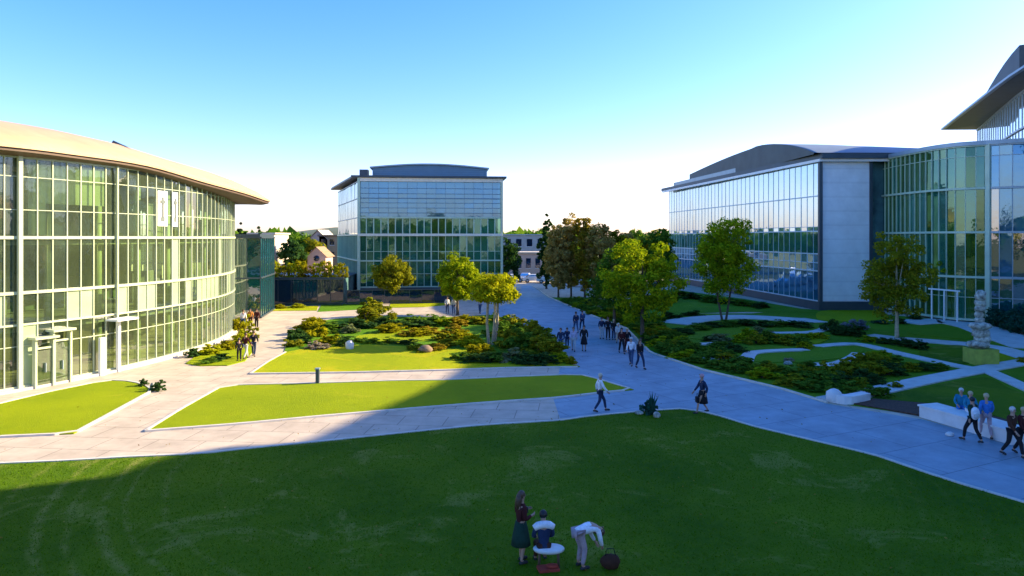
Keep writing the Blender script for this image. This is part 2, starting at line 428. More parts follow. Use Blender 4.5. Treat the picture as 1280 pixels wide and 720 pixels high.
# right garden base and its beds
gardR = [(690, 372), (744, 395), (783, 409), (815, 441), (880, 462.5), (975, 485.5), (1036, 503), (1160, 521), (1180, 514), (1290, 545), (1500, 590), (1500, 470), (1285, 425), (1245, 404), (1000, 386), (940, 392), (860, 392), (800, 385), (740, 372)]
sheet('garden_ground', GP(gardR), 0, .03, M['lawn_green'])
def lawn_patch(pts, m='lawn_green', z=.07): return sheet('garden_lawn_patch', smooth_line(GP(pts), 4, True), .02, z, M[m])
lawn_patch([(940, 452), (950, 444), (1000, 441), (1018, 435), (1060, 434), (1080, 438), (1066, 446), (1020, 452), (980, 454)])
lawn_patch([(930, 458), (980, 455), (1015, 456), (1010, 463), (960, 464)])
lawn_patch([(1000, 430), (1015, 424), (1035, 424), (1020, 431)], 'lawn_bright')
lawn_patch([(1022, 399), (1028, 389), (1085, 388), (1108, 393), (1100, 401), (1050, 402)], 'lawn_bright')
sheet('far_lawn', GP([(792, 374), (842, 362), (868, 366), (930, 374), (1000, 386), (1022, 391), (930, 390), (860, 392), (800, 386)]), 0, .05, M['lawn_green'])
lawn_patch([(838, 415), (900, 411), (955, 411), (990, 420), (930, 424), (860, 424)], 'lawn_green')
lawn_patch([(1133, 412.5), (1160, 409.5), (1213, 411), (1213, 424), (1165, 421), (1140, 418)])
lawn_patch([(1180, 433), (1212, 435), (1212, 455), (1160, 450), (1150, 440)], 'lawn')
lawn_patch([(1243, 440), (1285, 447), (1330, 456), (1290, 456), (1243, 452)], 'lawn_bright')
lawn_patch([(1095, 499), (1150, 487), (1229, 473), (1262, 487), (1290, 500), (1290, 535), (1240, 520), (1170, 506)], 'lawn')
sheet('mulch_bed', GP([(1066, 506), (1092, 500), (1170, 507), (1250, 524), (1290, 537), (1290, 545), (1182, 516), (1157, 522)]), .02, .085, M['mulch'])
def path_strip(pts, w, z=.1):
    mb = MB(); band(mb, smooth_line(GP(pts), 5), w, .02, z); return struct('garden_path', mb, M['strip'])
path_strip([(1034, 502), (1082, 493), (1160, 476), (1233, 462), (1290, 452)], 1.3)
path_strip([(1233, 464), (1262, 477), (1300, 494)], .9, .104)
path_strip([(1022, 434), (1070, 431), (1120, 442), (1165, 452), (1210, 461), (1236, 463)], 1.0, .096)
path_strip([(933, 452), (939, 443), (960, 440), (1008, 438)], .9)
path_strip([(1018, 457), (1045, 457), (1066, 450), (1076, 443)], 1.1)
path_strip([(934, 417), (985, 417), (1022, 415), (1040, 407)], .9)
path_strip([(840, 405), (880, 399), (930, 397), (1000, 401), (1020, 401)], 3.2)
path_strip([(1085, 420), (1120, 424), (1170, 428), (1225, 433), (1260, 440), (1330, 462)], 2.0, .09)
path_strip([(1130, 404), (1175, 402), (1215, 408), (1250, 420), (1300, 437)], 3.4, .086)
path_strip([(846, 432), (880, 431), (905, 430)], .8)
path_strip([(865, 449), (900, 449), (931, 448)], .8)

# kerbs round the lawns
for pts, nm in ((lawnA[1:], 'kerb'), (lawnB, 'kerb'), (lawnC[1:], 'kerb'), (gardD[:3], 'kerb'), ([(313, 468), (430, 466.5), (550, 463.5), (640, 460.5), (722, 459.5)], 'kerb'),
                ([(664, 357), (674, 363), (686, 372), (744, 396), (783, 411), (813, 441), (879, 463), (975, 486), (1034, 504)], 'kerb')):
    mb = MB(); band(mb, resample(GP(pts + ([pts[0]] if pts is lawnB else [])), 1.0), .14, .0, .085); struct(nm, mb, M['kerb'])

# grass blades on the near lawn
def inside(pt, poly):
    c = False; n = len(poly)
    for i in range(n):
        a, b = poly[i], poly[(i + 1) % n]
        if (a[1] > pt[1]) != (b[1] > pt[1]) and pt[0] < (b[0] - a[0]) * (pt[1] - a[1]) / (b[1] - a[1]) + a[0]: c = not c
    return c
def blades(poly, dens, h, seed, m, near=16.0, far=40.):
    rg = np.random.default_rng(seed)
    xs = [p[0] for p in poly]; ys = [p[1] for p in poly]
    x0, x1, y0, y1 = max(min(xs), -26), min(max(xs), 26), max(min(ys), near - 1), min(max(ys), far)
    n = int((x1 - x0) * (y1 - y0) * dens)
    x = rg.uniform(x0, x1, n); y = rg.uniform(y0, y1, n)
    keep = np.abs(x) < y * .78 + 1
    x, y = x[keep], y[keep]
    c = np.zeros(len(x), bool); pn = len(poly)
    for i in range(pn):
        a, b = poly[i], poly[(i + 1) % pn]
        if abs(b[1] - a[1]) < 1e-9: continue
        k = ((a[1] > y) != (b[1] > y)) & (x < (b[0] - a[0]) * (y - a[1]) / (b[1] - a[1]) + a[0]); c ^= k
    x, y = x[c], y[c]; n = len(x)
    ph = rg.uniform(0, 2 * PI, n); w = rg.uniform(.008, .02, n); hh = h * rg.uniform(.5, 1.3, n)
    lx, ly = rg.normal(0, .03, n), rg.normal(0, .03, n)
    v = np.empty((n, 3, 3)); z = .048
    v[:, 0] = np.stack([x - np.cos(ph) * w, y - np.sin(ph) * w, np.full(n, z)], 1)
    v[:, 1] = np.stack([x + np.cos(ph) * w, y + np.sin(ph) * w, np.full(n, z)], 1)
    v[:, 2] = np.stack([x + lx, y + ly, z + hh], 1)
    me = bpy.data.meshes.new('grass'); me.vertices.add(n * 3); me.vertices.foreach_set('co', v.reshape(-1).astype(np.float32))
    me.loops.add(n * 3); me.loops.foreach_set('vertex_index', np.arange(n * 3, dtype=np.int32))
    me.polygons.add(n); me.polygons.foreach_set('loop_start', np.arange(0, n * 3, 3, dtype=np.int32))
    me.materials.append(m); me.update()
    o = bpy.data.objects.new('grass', me); col.objects.link(o)
    return o
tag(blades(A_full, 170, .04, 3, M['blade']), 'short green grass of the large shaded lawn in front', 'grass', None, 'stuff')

fl = np.random.default_rng(77); q = []
for (u, v, rad, n_) in ((803, 424, 6, 260), (615, 431, 4, 200), (905, 401, 6, 120), (1121, 424, 6, 150), (572, 394, 5, 120), (700, 470, 9, 260), (640, 640, 13, 420), (300, 520, 12, 160), (950, 560, 12, 260)):
    gx, gy = G(u, v)
    q.append(np.stack([gx + fl.normal(0, rad, n_), gy + fl.normal(0, rad, n_) , np.full(n_, .1)], 1))
q = np.concatenate(q); q = q[q[:, 1] > 14]
nn_ = fl.normal(0, .3, q.shape) + np.array([0, 0, 1.])
tag(quads_obj('fallen_leaves', q, nn_, .055, leaf_mat('fallen leaves', [(.16, .09, .02), (.3, .2, .04), (.36, .3, .08)]), None, 1.4, 3), 'scattered dry leaves on paths and lawns', 'leaves', None, 'stuff')
# distant hills
mb = MB(); rr = random.Random(4); n = 60; top = []
for i in range(n + 1):
    a = R(-62 + 124 * i / n); d = 900
    top.append((math.sin(a) * d, math.cos(a) * d, 10 + 7 * math.sin(i * .35) + 4 * math.sin(i * 1.1 + 1) + rr.uniform(-1, 1)))
vs = []; 
for p in top: vs += [(p[0] * .9, p[1] * .9, -.5), (p[0] * .96, p[1] * .96, p[2] * .7), p, (p[0] * 1.1, p[1] * 1.1, -.5)]
mb.add(vs, [(4 * i + k, 4 * i + k + 1, 4 * i + k + 5, 4 * i + k + 4) for i in range(n) for k in range(3)], 0, True)
struct('hills', mb, plain('far wooded hill', (.07, .1, .06), .95, 0, .3, .02))

# ------------------------------------------------------------------ FACADES
def unit(a, b):
    d = Vector((b[0] - a[0], b[1] - a[1])); d.normalize(); return d
def curtain(root, pts, rows, bay, glass, frame_mat, side=1, cap=100, mull=(.07, .16), main=(.2, .22), rail=(.06, .1),
            alt=None, seed=0, tilt=.006, part='window', big_every=0, budget=None):
    """rows: list of (z0, z1, [inner transoms], material key or None). side=+1: outside is to the right of the path"""
    rg = random.Random(seed)
    P_ = resample(pts, bay); n = len(P_) - 1; left = [cap] if budget is None else budget
    over = MB(); over_m = []
    fr = MB()
    for i in range(n + 1):
        a = P_[max(0, i - 1)]; b = P_[min(n, i + 1)]; d = unit(a, b); o = Vector((d.y, -d.x)) * side
        z0, z1 = rows[0][0], rows[-1][1]
        w, dp = mull
        if big_every and i % big_every == 0: w, dp = w * 2.0, dp * 1.5
        c = Vector(P_[i]) + o * (dp / 2 - .03)
        fr.box((c.x, c.y, (z0 + z1) / 2), (w, dp, z1 - z0), math.atan2(d.y, d.x))
    for i in range(n):
        a, b = Vector(P_[i]), Vector(P_[i + 1]); d = (b - a).normalized(); o = Vector((d.y, -d.x)) * side
        for r, row in enumerate(rows):
            z0, z1, tr, mk = row[:4]
            g = MB(); zs = [z0] + list(tr) + [z1]
            for k in range(len(zs) - 1):
                t1, t2 = rg.uniform(-tilt, tilt), rg.uniform(-tilt, tilt)
                q = [(a, zs[k], t1), (b, zs[k], t2), (b, zs[k + 1], -t1), (a, zs[k + 1], -t2)]
                vs = [(p.x + o.x * t, p.y + o.y * t, z) for p, z, t in q]
                vi = [(x - o.x * .03, y - o.y * .03, z) for x, y, z in vs]
                fs = [(0, 1, 2, 3), (7, 6, 5, 4)] if side > 0 else [(3, 2, 1, 0), (4, 5, 6, 7)]
                g.add(vs, [fs[0]])
            m = M[mk] if mk else glass
            if alt and rg.random() < alt[1]: m = M[alt[0]]
            if left[0] > 0:
                left[0] -= 1; g.build(part, m, root)
            else:
                if m not in over_m: over_m.append(m)
                over.add(g.v, g.f, over_m.index(m))
            for z in tr:
                c = (a + b) / 2 + o * (rail[1] / 2 - .02)
                fr.box((c.x, c.y, z), ((b - a).length, rail[1], rail[0]), math.atan2(d.y, d.x))
    fr.build('mullion_frame', frame_mat, root)
    if over.v:
        tag(over.build(part, over_m, root), None, None, None, 'stuff')
    # storey bands, each a part
    for z in [r[0] for r in rows] + [rows[-1][1]]:
        g = MB(); off = []
        for i in range(n + 1):
            a = P_[max(0, i - 1)]; b = P_[min(n, i + 1)]; d = unit(a, b); o = Vector((d.y, -d.x)) * side
            off.append((P_[i][0] + o.x * (main[1] / 2 - .02), P_[i][1] + o.y * (main[1] / 2 - .02)))
        band(g, off, main[1], z - main[0] / 2, z + main[0] / 2); g.build('storey_band', frame_mat, root)
    return P_
def offset(pts, d):
    L_, R_ = strip_poly(pts, 2 * abs(d)); return R_ if d > 0 else L_

# ---- left building: lens-shaped hall with a sand coloured roof
LB = thing('curved_glass_hall', (-40, 48), 'curved glass hall with overhanging sand coloured roof and cream mullions', 'building')
LB.location = (0, 0, 0)
cx, cy, RR = -53.6, 49.5, 31.0
arcL = [(cx + RR * math.cos(t), cy + RR * math.sin(t)) for t in [R(-78 + k * 2) for k in range(0, 79)]]
arcL = [p for p in arcL]
vis = [p for p in arcL if 30 < p[1] < 68]
near = [p for p in arcL if p[1] <= vis[0][1]]; far = [p for p in arcL if p[1] >= vis[-1][1]]
rows = [(.15, 3.4, [2.3], None), (3.4, 5.1, [], 'spandrel'), (5.1, 8.0, [], None), (8.0, 12.25, [9.46, 11.2], None)]
budget = [100]
curtain(LB, vis, [rows[0], rows[2], rows[3]], .8, M['glass_left'], M['cream_metal'], 1, budget=budget, main=(.16, .14), mull=(.055, .09), rail=(.04,.06), tilt=.012, alt=('spandrel', .07), seed=2)
curtain(LB, vis, [(3.42, 5.1, [], 'spandrel')], .8, M['glass_left'], M['cream_metal'], 1, budget=[0], part='spandrel_panel', main=(.1, .12), mull=(.05, .085), tilt=.002, alt=('glass_left', .45), seed=5)
curtain(LB, near, [rows[0], rows[2], rows[3]], 1.6, M['glass_left'], M['cream_metal'], 1, budget=[0], seed=3)
curtain(LB, far, [rows[0], rows[2], rows[3]], 1.6, M['glass_left'], M['cream_metal'], 1, budget=[0], seed=4)
for z in (3.3, 7.9):
    g = MB(); pin = offset(arcL, -.35)
    pin2 = offset(arcL, -8.5)
    g.prism(pin + pin2[::-1], z - .3, z - .02); g.build('floor_slab', M['concrete'], LB)
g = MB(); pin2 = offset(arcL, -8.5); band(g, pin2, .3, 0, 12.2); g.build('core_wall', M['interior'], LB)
for i in range(4, len(arcL), 3):
    p = offset(arcL, -1.3)[i]; g = MB(); g.lathe((p[0], p[1], 0), [(.2, 0), (.2, 12.2)], 12); g.build('column', M['cream_metal'], LB)
# ground-floor furniture seen through the glass : planters/partition shapes as interior parts
rg = random.Random(3)
for i in range(46):
    g = MB()
    p = offset(arcL, -rg.uniform(2.0, 7.5))[rg.randrange(8, 64)]
    zb = rg.choice([.02, 3.32, 7.92]); h = rg.uniform(1.2, 2.8); g.box((p[0], p[1], zb + h / 2), (rg.uniform(.6, 2.4), .15, h), rg.uniform(0, 3)); g.build('partition', M['concrete'], LB)
def arc_at(u):
    best = min(((abs((p[0] / p[1]) * FPX + 640 - u), i) for i, p in enumerate(arcD)), key=lambda t: t[0]); return best[1]
arcD = resample(arcL, .1); arcD = [p for p in arcD if 30 < p[1] < 61]
def arc_frame(u, off=.0):
    i = arc_at(u); a, b = arcD[max(0, i - 1)], arcD[min(len(arcD) - 1, i + 1)]; d = unit(a, b); o = Vector((d.y, -d.x))
    p = Vector(arcD[i]) + o * off; return p, math.atan2(d.y, d.x)
for u, w, dp in ((21, .2, .2), (144, .09, .14)):
    p, a = arc_frame(u, .2); g = MB(); g.box((p.x, p.y, 6.15), (w, dp, 12.3), a); g.build('column', M['cream_metal'], LB)
for u, zt, w in ((50, 2.6, .95), (72, 2.9, .95)):
    p, a = arc_frame(u, .35); g = MB()
    for s in (-1, 1): g.box((p.x + math.cos(a) * w * .5 * s, p.y + math.sin(a) * w * .5 * s, zt / 2), (.1, .3, zt), a)
    g.box((p.x, p.y, zt + .06), (w + .3, .7, .12), a); g.box((p.x, p.y, zt - .5), (w, .12, .1), a)
    f = g.build('door_frame', M['cream_metal'], LB)
    g = MB(); g.box((p.x, p.y, zt / 2 - .3), (w - .14, .05, zt - .65), a); d = g.build('door', M['glass_left'], LB)
    g = MB(); g.box((p.x + .1, p.y - .02, 1.05), (.04, .12, .5), a); g.build('handle', M['grey_metal'], d)
for u, zt, w in ((121, 2.2, .35), (141, 3.1, .16)):
    p, a = arc_frame(u, .4); g = MB(); g.box((p.x, p.y, zt / 2), (w, .2, zt), a)
    if zt > 3: g.box((p.x + .3, p.y - .1, zt + .06), (1.5, .9, .12), a)
    g.build('entrance_post', M['white_metal'], LB)
for u, w in ((202, .95), (217, .6)):
    p, a = arc_frame(u, .09); g = MB(); g.box((p.x, p.y, 9.9), (w, .03, 2.3), a); pp = g.build('poster', M['poster'], LB)
    g = MB(); g.box((p.x + .03, p.y - .0, 10.0), (.12, .07, 1.3), a); g.box((p.x + .03, p.y, 10.35), (w * .5, .066, .2), a); g.box((p.x, p.y, 9.2), (w * .4, .066, .3), a); g.build('printed_figure', M['figure'], pp)
p, a = arc_frame(92, -.25); g = MB(); g.box((p.x, p.y, 10.9), (4.2, .03, 2.1), a); g.build('reflected_sky_panel', M['reflected_sky'], LB)  # pale panels added behind the panes as the whitish sky reflection
p, a = arc_frame(49, -.25); g = MB(); g.box((p.x, p.y, 10.1), (.9, .03, 3.9), a); g.build('reflected_sky_panel', M['reflected_sky'], LB)
g = MB(); plinth = offset(arcL, .16); band(g, plinth, .5, 0, .14); g.build('plinth', M['kerb'], LB)
# roof
eave = [(-48, 15.5, 12.1), (-37, 21, 12.3), (-29.5, 28, 12.4), (-25.5, 34, 12.4), (-24.2, 37.5, 12.4), (-22.8, 42.5, 12.3), (-21.9, 48.5, 11.75), (-21.3, 54, 11.35), (-21.3, 58.5, 11.05), (-22.0, 61.5, 11.05),
        (-25.5, 66, 11.3), (-32, 73, 11.6), (-42, 80, 11.9), (-54, 83, 12.1), (-68, 78, 12.2), (-80, 60, 12.2), (-80, 40, 12.2), (-66, 20, 12.1)]
ev = smooth_line(eave, 5, True); cen = Vector((-52, 49, 0)); n = len(ev)
def ring(f, dz, dzf=None): return [(cen.x + (p[0] - cen.x) * f, cen.y + (p[1] - cen.y) * f, p[2] + (12.2 - p[2]) * (1 - f) * 2 * (f < .98) + dz) for p in ev]
g = MB(); rings = [ring(1, -.01), ring(1, .15)]; vs = [q for r_ in rings for q in r_]
g.add(vs, [(n + i, i, (i + 1) % n, n + (i + 1) % n)[::-1] for i in range(n)]); g.build('fascia', M['soffit_brown'], LB)
g = MB(); rings = [ring(1.004, .152), ring(1.004, .3), ring(.97, .95), ring(.91, 1.75), ring(.8, 2.5), ring(.6, 3.1), ring(.4, 3.5), ring(.2, 3.7), ring(.02, 3.75)]
vs = [q for r_ in rings for q in r_]; fs = [((k + 1) * n + i, k * n + i, k * n + (i + 1) % n, (k + 1) * n + (i + 1) % n) for k in range(len(rings) - 1) for i in range(n)]
fs = [f[::-1] for f in fs]
g.add(vs, fs, 0, True); 
for k in range(n): g.sm[k] = False
roofL = g.build('roof', M['roof_sand'], LB)
g = MB(); rings = [ring(1, -.012), ring(.985, -.12), ring(.955, -.18), ring(.8, -.12)]
vs = [q for r_ in rings for q in r_]; g.add(vs, [(k * n + i, k * n + (i + 1) % n, (k + 1) * n + (i + 1) % n, (k + 1) * n + i) for k in range(3) for i in range(n)], 0, True); g.build('soffit', M['soffit_brown'], LB)
g = MB(); Y0 = 47.0
x, z = XZ(166, 190, Y0); g.box((-25.6, 45.5, 13.85), (1.2, 3.0, .3), .25, 0, Matrix.Rotation(R(28), 3, 'Y')); g.build('skylight', M['dark_metal'], roofL)

# ---- teal block beyond it
def simple_block(name, label, pts, z0, z1, rows, bay, glass, frame, faces, cat='building', top_mat=None, group=None, alt=None, tilt=.004, base=None, cap=100):
    root = thing(name, (0, 0, 0), label, cat, group)
    g = MB(); ins = [(p[0] + (sum(q[0] for q in pts) / len(pts) - p[0]) * .04, p[1] + (sum(q[1] for q in pts) / len(pts) - p[1]) * .04) for p in pts]
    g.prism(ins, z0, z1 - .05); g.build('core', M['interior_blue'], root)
    for (a, b) in faces:
        curtain(root, [pts[a], pts[b]], rows, bay, glass, frame, 1, cap=cap, alt=alt, tilt=tilt, main=(.14, .16), mull=(.05, .1), seed=a)
    g = MB(); g.prism(pts, z1 - .02, z1 + .25); g.build('roof', top_mat or M['dark_metal'], root)
    if base:
        g = MB(); big = [(p[0] + (p[0] - sum(q[0] for q in pts) / len(pts)) * .01, p[1] + (p[1] - sum(q[1] for q in pts) / len(pts)) * .01) for p in pts]
        g.prism(big, 0, base); g.build('plinth', M['dark_metal'], root)
    return root
simple_block('teal_glass_block', 'low dark teal glass block standing behind the curved hall', [(-29.6, 66), (-24.9, 67.5), (-26.5, 76), (-32, 75)], 0, 8.1,
             [(.1, 4.0, [], None), (4.0, 8.0, [], None)], 1.2, M['glass_teal'], M['dark_metal'], [(0, 1), (1, 2)])
# podium with navy glass front
POD = thing('glazed_podium', (0, 0, 0), 'long low podium with navy glass front topped by yellow planting', 'building')
pp = [(-30.5, 80), (-19.9, 80.6), (-20.5, 92), (-31, 92)]
g = MB(); g.prism([(-30.4, 80.2), (-20.1, 80.8), (-20.6, 91.8), (-30.9, 91.8)], 0, 3.15); g.build('core', M['interior_blue'], POD)
curtain(POD, [pp[0], pp[1]], [(.3, 3.1, [], None)], 1.5, M['glass_navy'], M['dark_metal'], 1, main=(.1, .12), mull=(.05, .08), tilt=.03)
g = MB(); g.prism(pp, 3.16, 3.3); g.build('roof', M['dark_metal'], POD)
LW = thing('dark_glass_screen', (0, 0, 0), 'dark navy glass screen wall at the foot of the central office block', 'screen wall')
curtain(LW, [(-19.7, 81.5), (-8.0, 83.2)], [(.1, 1.7, [], None)], 1.5, M['glass_navy'], M['dark_metal'], 1, main=(.08, .1), mull=(.05, .08), tilt=.03)

# ---- central office block
CB = thing('central_office_block', (0, 0, 0), 'central blue and green glass office block with flat roof and arched penthouse', 'building')
c0, c1, c2, c3 = (-28.0, 110.0), (-19.7, 88.0), (-1.35, 90.0), (-4.5, 114.0)
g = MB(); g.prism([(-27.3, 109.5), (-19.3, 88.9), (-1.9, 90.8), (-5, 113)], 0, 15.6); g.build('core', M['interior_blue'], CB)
bud = [70]
curtain(CB, [c1, c2], [(1.6, 5.0, [3.3], None), (5.0, 8.36, [6.2], None)], .92, M['glass_mid'], M['green_metal'], 1, budget=bud, main=(.18, .2), mull=(.08, .12), tilt=.02, seed=11, alt=('glass_right', .12), big_every=5)
curtain(CB, [c1, c2], [(8.36, 10.6, [], None)], .92, M['glass_mid'], M['green_metal'], 1, budget=[30], main=(.22, .26), mull=(.14, .14), tilt=.02, seed=12, alt=('glass_right', .3))
curtain(CB, [c1, c2], [(10.6, 13.1, [11.2, 11.85, 12.5], None), (13.1, 15.3, [13.7, 14.4], None)], 1.22, M['glass_blue'], M['louvre'], 1, budget=[0], main=(.12, .16), mull=(.035, .06), rail=(.07, .09), tilt=.003, seed=13, part='blue_window')
bud = [0]
curtain(CB, [c0, c1], [(1.6, 5.0, [], None), (5.0, 8.36, [], None)], 1.5, M['glass_mid'], M['green_metal'], 1, budget=bud, main=(.18, .2), tilt=.02, seed=14, part='side_window')
curtain(CB, [c0, c1], [(8.36, 10.6, [], None), (10.6, 13.1, [], None), (13.1, 15.3, [], None)], 1.5, M['glass_sky'], M['grey_metal'], 1, budget=bud, main=(.1, .12), mull=(.03, .06), tilt=.01, seed=15, part='side_window')
g = MB(); band(g, [(c1[0] - .1, c1[1] - .36), (c2[0] + .1, c2[1] - .36)], .3, 8.2, 8.52); band(g, [(c1[0] - .1, c1[1] - .3), (c2[0] + .1, c2[1] - .3)], .2, 15.25, 15.72); g.build('cream_band', plain('cream stone band', (.75, .72, .58), .6), CB)
for p, w, z1 in ((c1, .35, 15.7), (c2, .3, 15.7)):
    g = MB(); g.box((p[0], p[1] - .2, z1 / 2), (w, .4, z1), .1); g.build('corner_post', M['cream_metal'] if p is c2 else M['green_metal'], CB)
g = MB(); g.prism([(-20.0, 87.8), (-1.2, 89.8), (-1.2, 92), (-20, 92)], 0, 1.55); g.build('plinth', M['dark_metal'], CB)
g = MB(); g.prism([(-29.6, 111.5), (-28.6, 108.5), (-21.0, 89.0), (-20.6, 87.3), (-.7, 89.3), (-.9, 91), (-3.6, 115)], 15.76, 16.0); rf = g.build('roof', M['dark_metal'], CB)
# penthouse with arched top
g = MB(); ph = [(-18.6, 91.0), (-3.4, 92.6)]; n = 14; vs = []
for k in range(n + 1):
    t = k / n; x = -18.6 + 15.2 * t; y = 91.0 + 1.6 * t; zt = 17.45 + .5 * math.sin(PI * t)
    vs += [(x, y, 16.1), (x, y, zt - .2), (x - 1.5, y + 13, zt - .2), (x - 1.5, y + 13, 16.1)]
g.add(vs, [(4 * k, 4 * k + 4, 4 * k + 5, 4 * k + 1) for k in range(n)] + [(4 * k + 1, 4 * k + 5, 4 * k + 6, 4 * k + 2) for k in range(n)] + [(3, 2, 1, 0)[::-1], (4 * n, 4 * n + 1, 4 * n + 2, 4 * n + 3)[::-1]] + [(4 * k + 3, 4 * k + 2, 4 * k + 6, 4 * k + 7) for k in range(n)])
pn = g.build('penthouse', M['louvre'], CB)
g = MB(); vs = []
for k in range(n + 1):
    t = k / n; x = -18.9 + 15.8 * t; y = 90.7 + 1.65 * t; zt = 17.45 + .5 * math.sin(PI * t)
    vs += [(x, y, zt - .18), (x, y, zt), (x - 1.5, y + 13.5, zt), (x - 1.5, y + 13.5, zt - .18)]
g.add(vs, [(4 * k + a, 4 * k + 4 + a, 4 * k + 4 + (a + 1) % 4, 4 * k + (a + 1) % 4) for k in range(n) for a in range(4)] + [(3, 2, 1, 0), (4 * n, 4 * n + 1, 4 * n + 2, 4 * n + 3)]); g.build('roof', M['grey_metal'], pn)
g = MB(); g.box((-19.6, 90.6, 16.55), (1.1, 1.4, .85), .1); g.build('roof_vent', M['dark_metal'], rf)

# ---- right-hand back building with barrel roof
RB = thing('barrel_roofed_block', (0, 0, 0), 'pale blue glass building with grey barrel roof and smooth windowless end wall', 'building')
r0, r1, r2 = (29.0, 125.8), (33.85, 75.0), (39.3, 75.0)
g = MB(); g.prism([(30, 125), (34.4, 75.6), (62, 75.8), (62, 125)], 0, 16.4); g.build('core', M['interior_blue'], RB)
rr_ = [(1.0, 4.3, [], 'glass_blue'), (4.3, 6.2, [5.2], None), (6.2, 8.7, [], 'glass_mid'), (8.7, 12.6, [9.2], None), (12.6, 16.5, [], None)]
mid = (31.8, 96.4)
curtain(RB, [mid, r1], rr_, 1.35, M['glass_sky'], M['pale_metal'], 1, budget=[100], main=(.12, .1), mull=(.04, .07), tilt=.012, seed=21)
curtain(RB, [r0, mid], rr_, 1.35, M['glass_sky'], M['pale_metal'], 1, budget=[0], main=(.12, .1), mull=(.04, .07), tilt=.012, seed=22)
g = MB(); g.prism([(34.05, 74.9), (39.2, 74.9), (39.2, 75.5), (34.05, 75.5)], 1.0, 16.55); g.build('end_wall', M['panel_blue'], RB)
g = MB(); g.box((33.8, 74.85, 8.3), (.36, .4, 16.5)); g.box((39.35, 75.0, 8.3), (.3, .5, 16.5)); g.build('corner_post', M['dark_metal'], RB)
g = MB(); g.prism([(28.8, 126), (33.6, 74.7), (62, 74.7), (62, 126)], 0, .95); g.build('plinth', M['dark_metal'], RB)
g = MB(); g.prism([(27.9, 127.6), (33.6, 73.9), (62, 73.9), (62, 128.5)], 16.62, 17.15); rf = g.build('roof', M['dark_metal'], RB)
g = MB(); band(g, [(27.9, 126.2), (33.65, 74.4), (42, 74.4)], .3, 16.3, 16.6); g.build('cornice', M['white_metal'], RB)
ns, nt_ = 26, 12; vs = []
def barrel(s_, t):
    Y = 121 - 46.6 * s_; xe = 33.85 - (Y - 75) * .0955 - 1.0
    X = xe + 3 * (1 - s_) + t * 27
    if s_ < .62: h = 2.2 + .9 * math.sin(PI / 2 * s_ / .62)
    else: h = 3.1 * math.cos(PI / 2 * (s_ - .62) / .38) ** .85 + .12
    k = min(1, t * 5); h2 = h * (.93 + .07 * k) * (1 - .45 * t)
    return (X, Y, 17.15 + h2)
for i in range(ns + 1):
    for j in range(nt_ + 1): vs.append(barrel(i / ns, (j / nt_) ** 1.6))
g = MB(); w = nt_ + 1
g.add(vs, [(i * w + j, (i + 1) * w + j, (i + 1) * w + j + 1, i * w + j + 1) for i in range(ns) for j in range(nt_)], 0, True)
# lower edge and side walls
low = [(barrel(i / ns, 0)[0], barrel(i / ns, 0)[1], 17.1) for i in range(ns + 1)]
o_ = len(g.v); g.v += low; 
for i in range(ns): g.f.append([o_ + i, o_ + i + 1, (i + 1) * w, i * w]); g.mi.append(1); g.sm.append(False)
lo2 = [(barrel(0, (j / nt_) ** 1.6)[0], barrel(0, 0)[1], 17.1) for j in range(nt_ + 1)]
o_ = len(g.v); g.v += lo2
for j in range(nt_): g.f.append([o_ + j, j, j + 1, o_ + j + 1]); g.mi.append(1); g.sm.append(False)
g.build('barrel_vault', [M['roof_grey'], M['roof_dark']], RB)
g = MB(); g.prism([(29.5, 124.6), (32.9, 91), (34, 91), (31.5, 124.6)], 17.16, 18.0); g.build('roof_upstand', M['grey_metal'], RB)

# ---- right-hand glass building, curving
CG = thing('wavy_glass_wing', (0, 0, 0), 'green tinted glass wing with wavy curved front behind the sculpture', 'building')
cg = smooth_line([(41.6, 84), (41.4, 79), (41.1, 74.5), (41.05, 70.5), (41.4, 67), (42.3, 64.7), (44.1, 63.5)], 6)
cg2 = smooth_line([(44.1, 63.5), (45.4, 62.6), (47.5, 61.6), (50, 61.2), (53.5, 61.8), (57, 63.5)], 5)
rw = [(.3, 4.3, [2.4], None), (4.3, 8.5, [], None), (8.5, 12.6, [], None), (12.6, 16.6, [15.6], None)]
curtain(CG, cg, rw, .8, M['glass_right'], M['green_metal'], 1, budget=[92], main=(.2, .25), mull=(.06, .16), tilt=.02, seed=31, alt=('glass_mid', .3))
curtain(CG, cg2, rw, 1.0, M['glass_teal'], M['grey_metal'], 1, budget=[0], main=(.2, .25), mull=(.06, .16), tilt=.02, seed=32, alt=('glass_blue', .4), part='blue_window')
allc = cg + cg2[1:]
inn = offset(allc, -6.)
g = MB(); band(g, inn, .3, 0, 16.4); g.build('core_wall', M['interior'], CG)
for z in (4.2, 8.4, 12.5):
    g = MB(); g.prism(offset(allc, -.4) + inn[::-1], z - .3, z - .02); g.build('floor_slab', M['concrete'], CG)
for i in range(2, len(cg), 5):
    p = offset(cg, -1.2)[i]; g = MB(); g.lathe((p[0], p[1], 0), [(.18, 0), (.18, 16.3)], 10); g.build('column', M['cream_metal'], CG)
g = MB(); g.box((44.15, 63.3, 8.4), (.35, .4, 16.7), .5); g.build('corner_post', M['green_metal'], CG)
g = MB(); eo = offset(allc, .35); g.prism(eo + [(62, 74), (62, 84)], 16.62, 17.0); g.build('roof', M['grey_metal'], CG)
g = MB(); p = Vector((41.6, 66.4))
for k in range(3): g.box((40.95 + .4 * k, 66.6 - 1.3 * k, 1.5), (.1, .12, 3.0), -1.2)
g.box((41.3, 65.3, 3.0), (.12, 3.3, .14), .3); g.build('door_frame', M['white_metal'], CG)

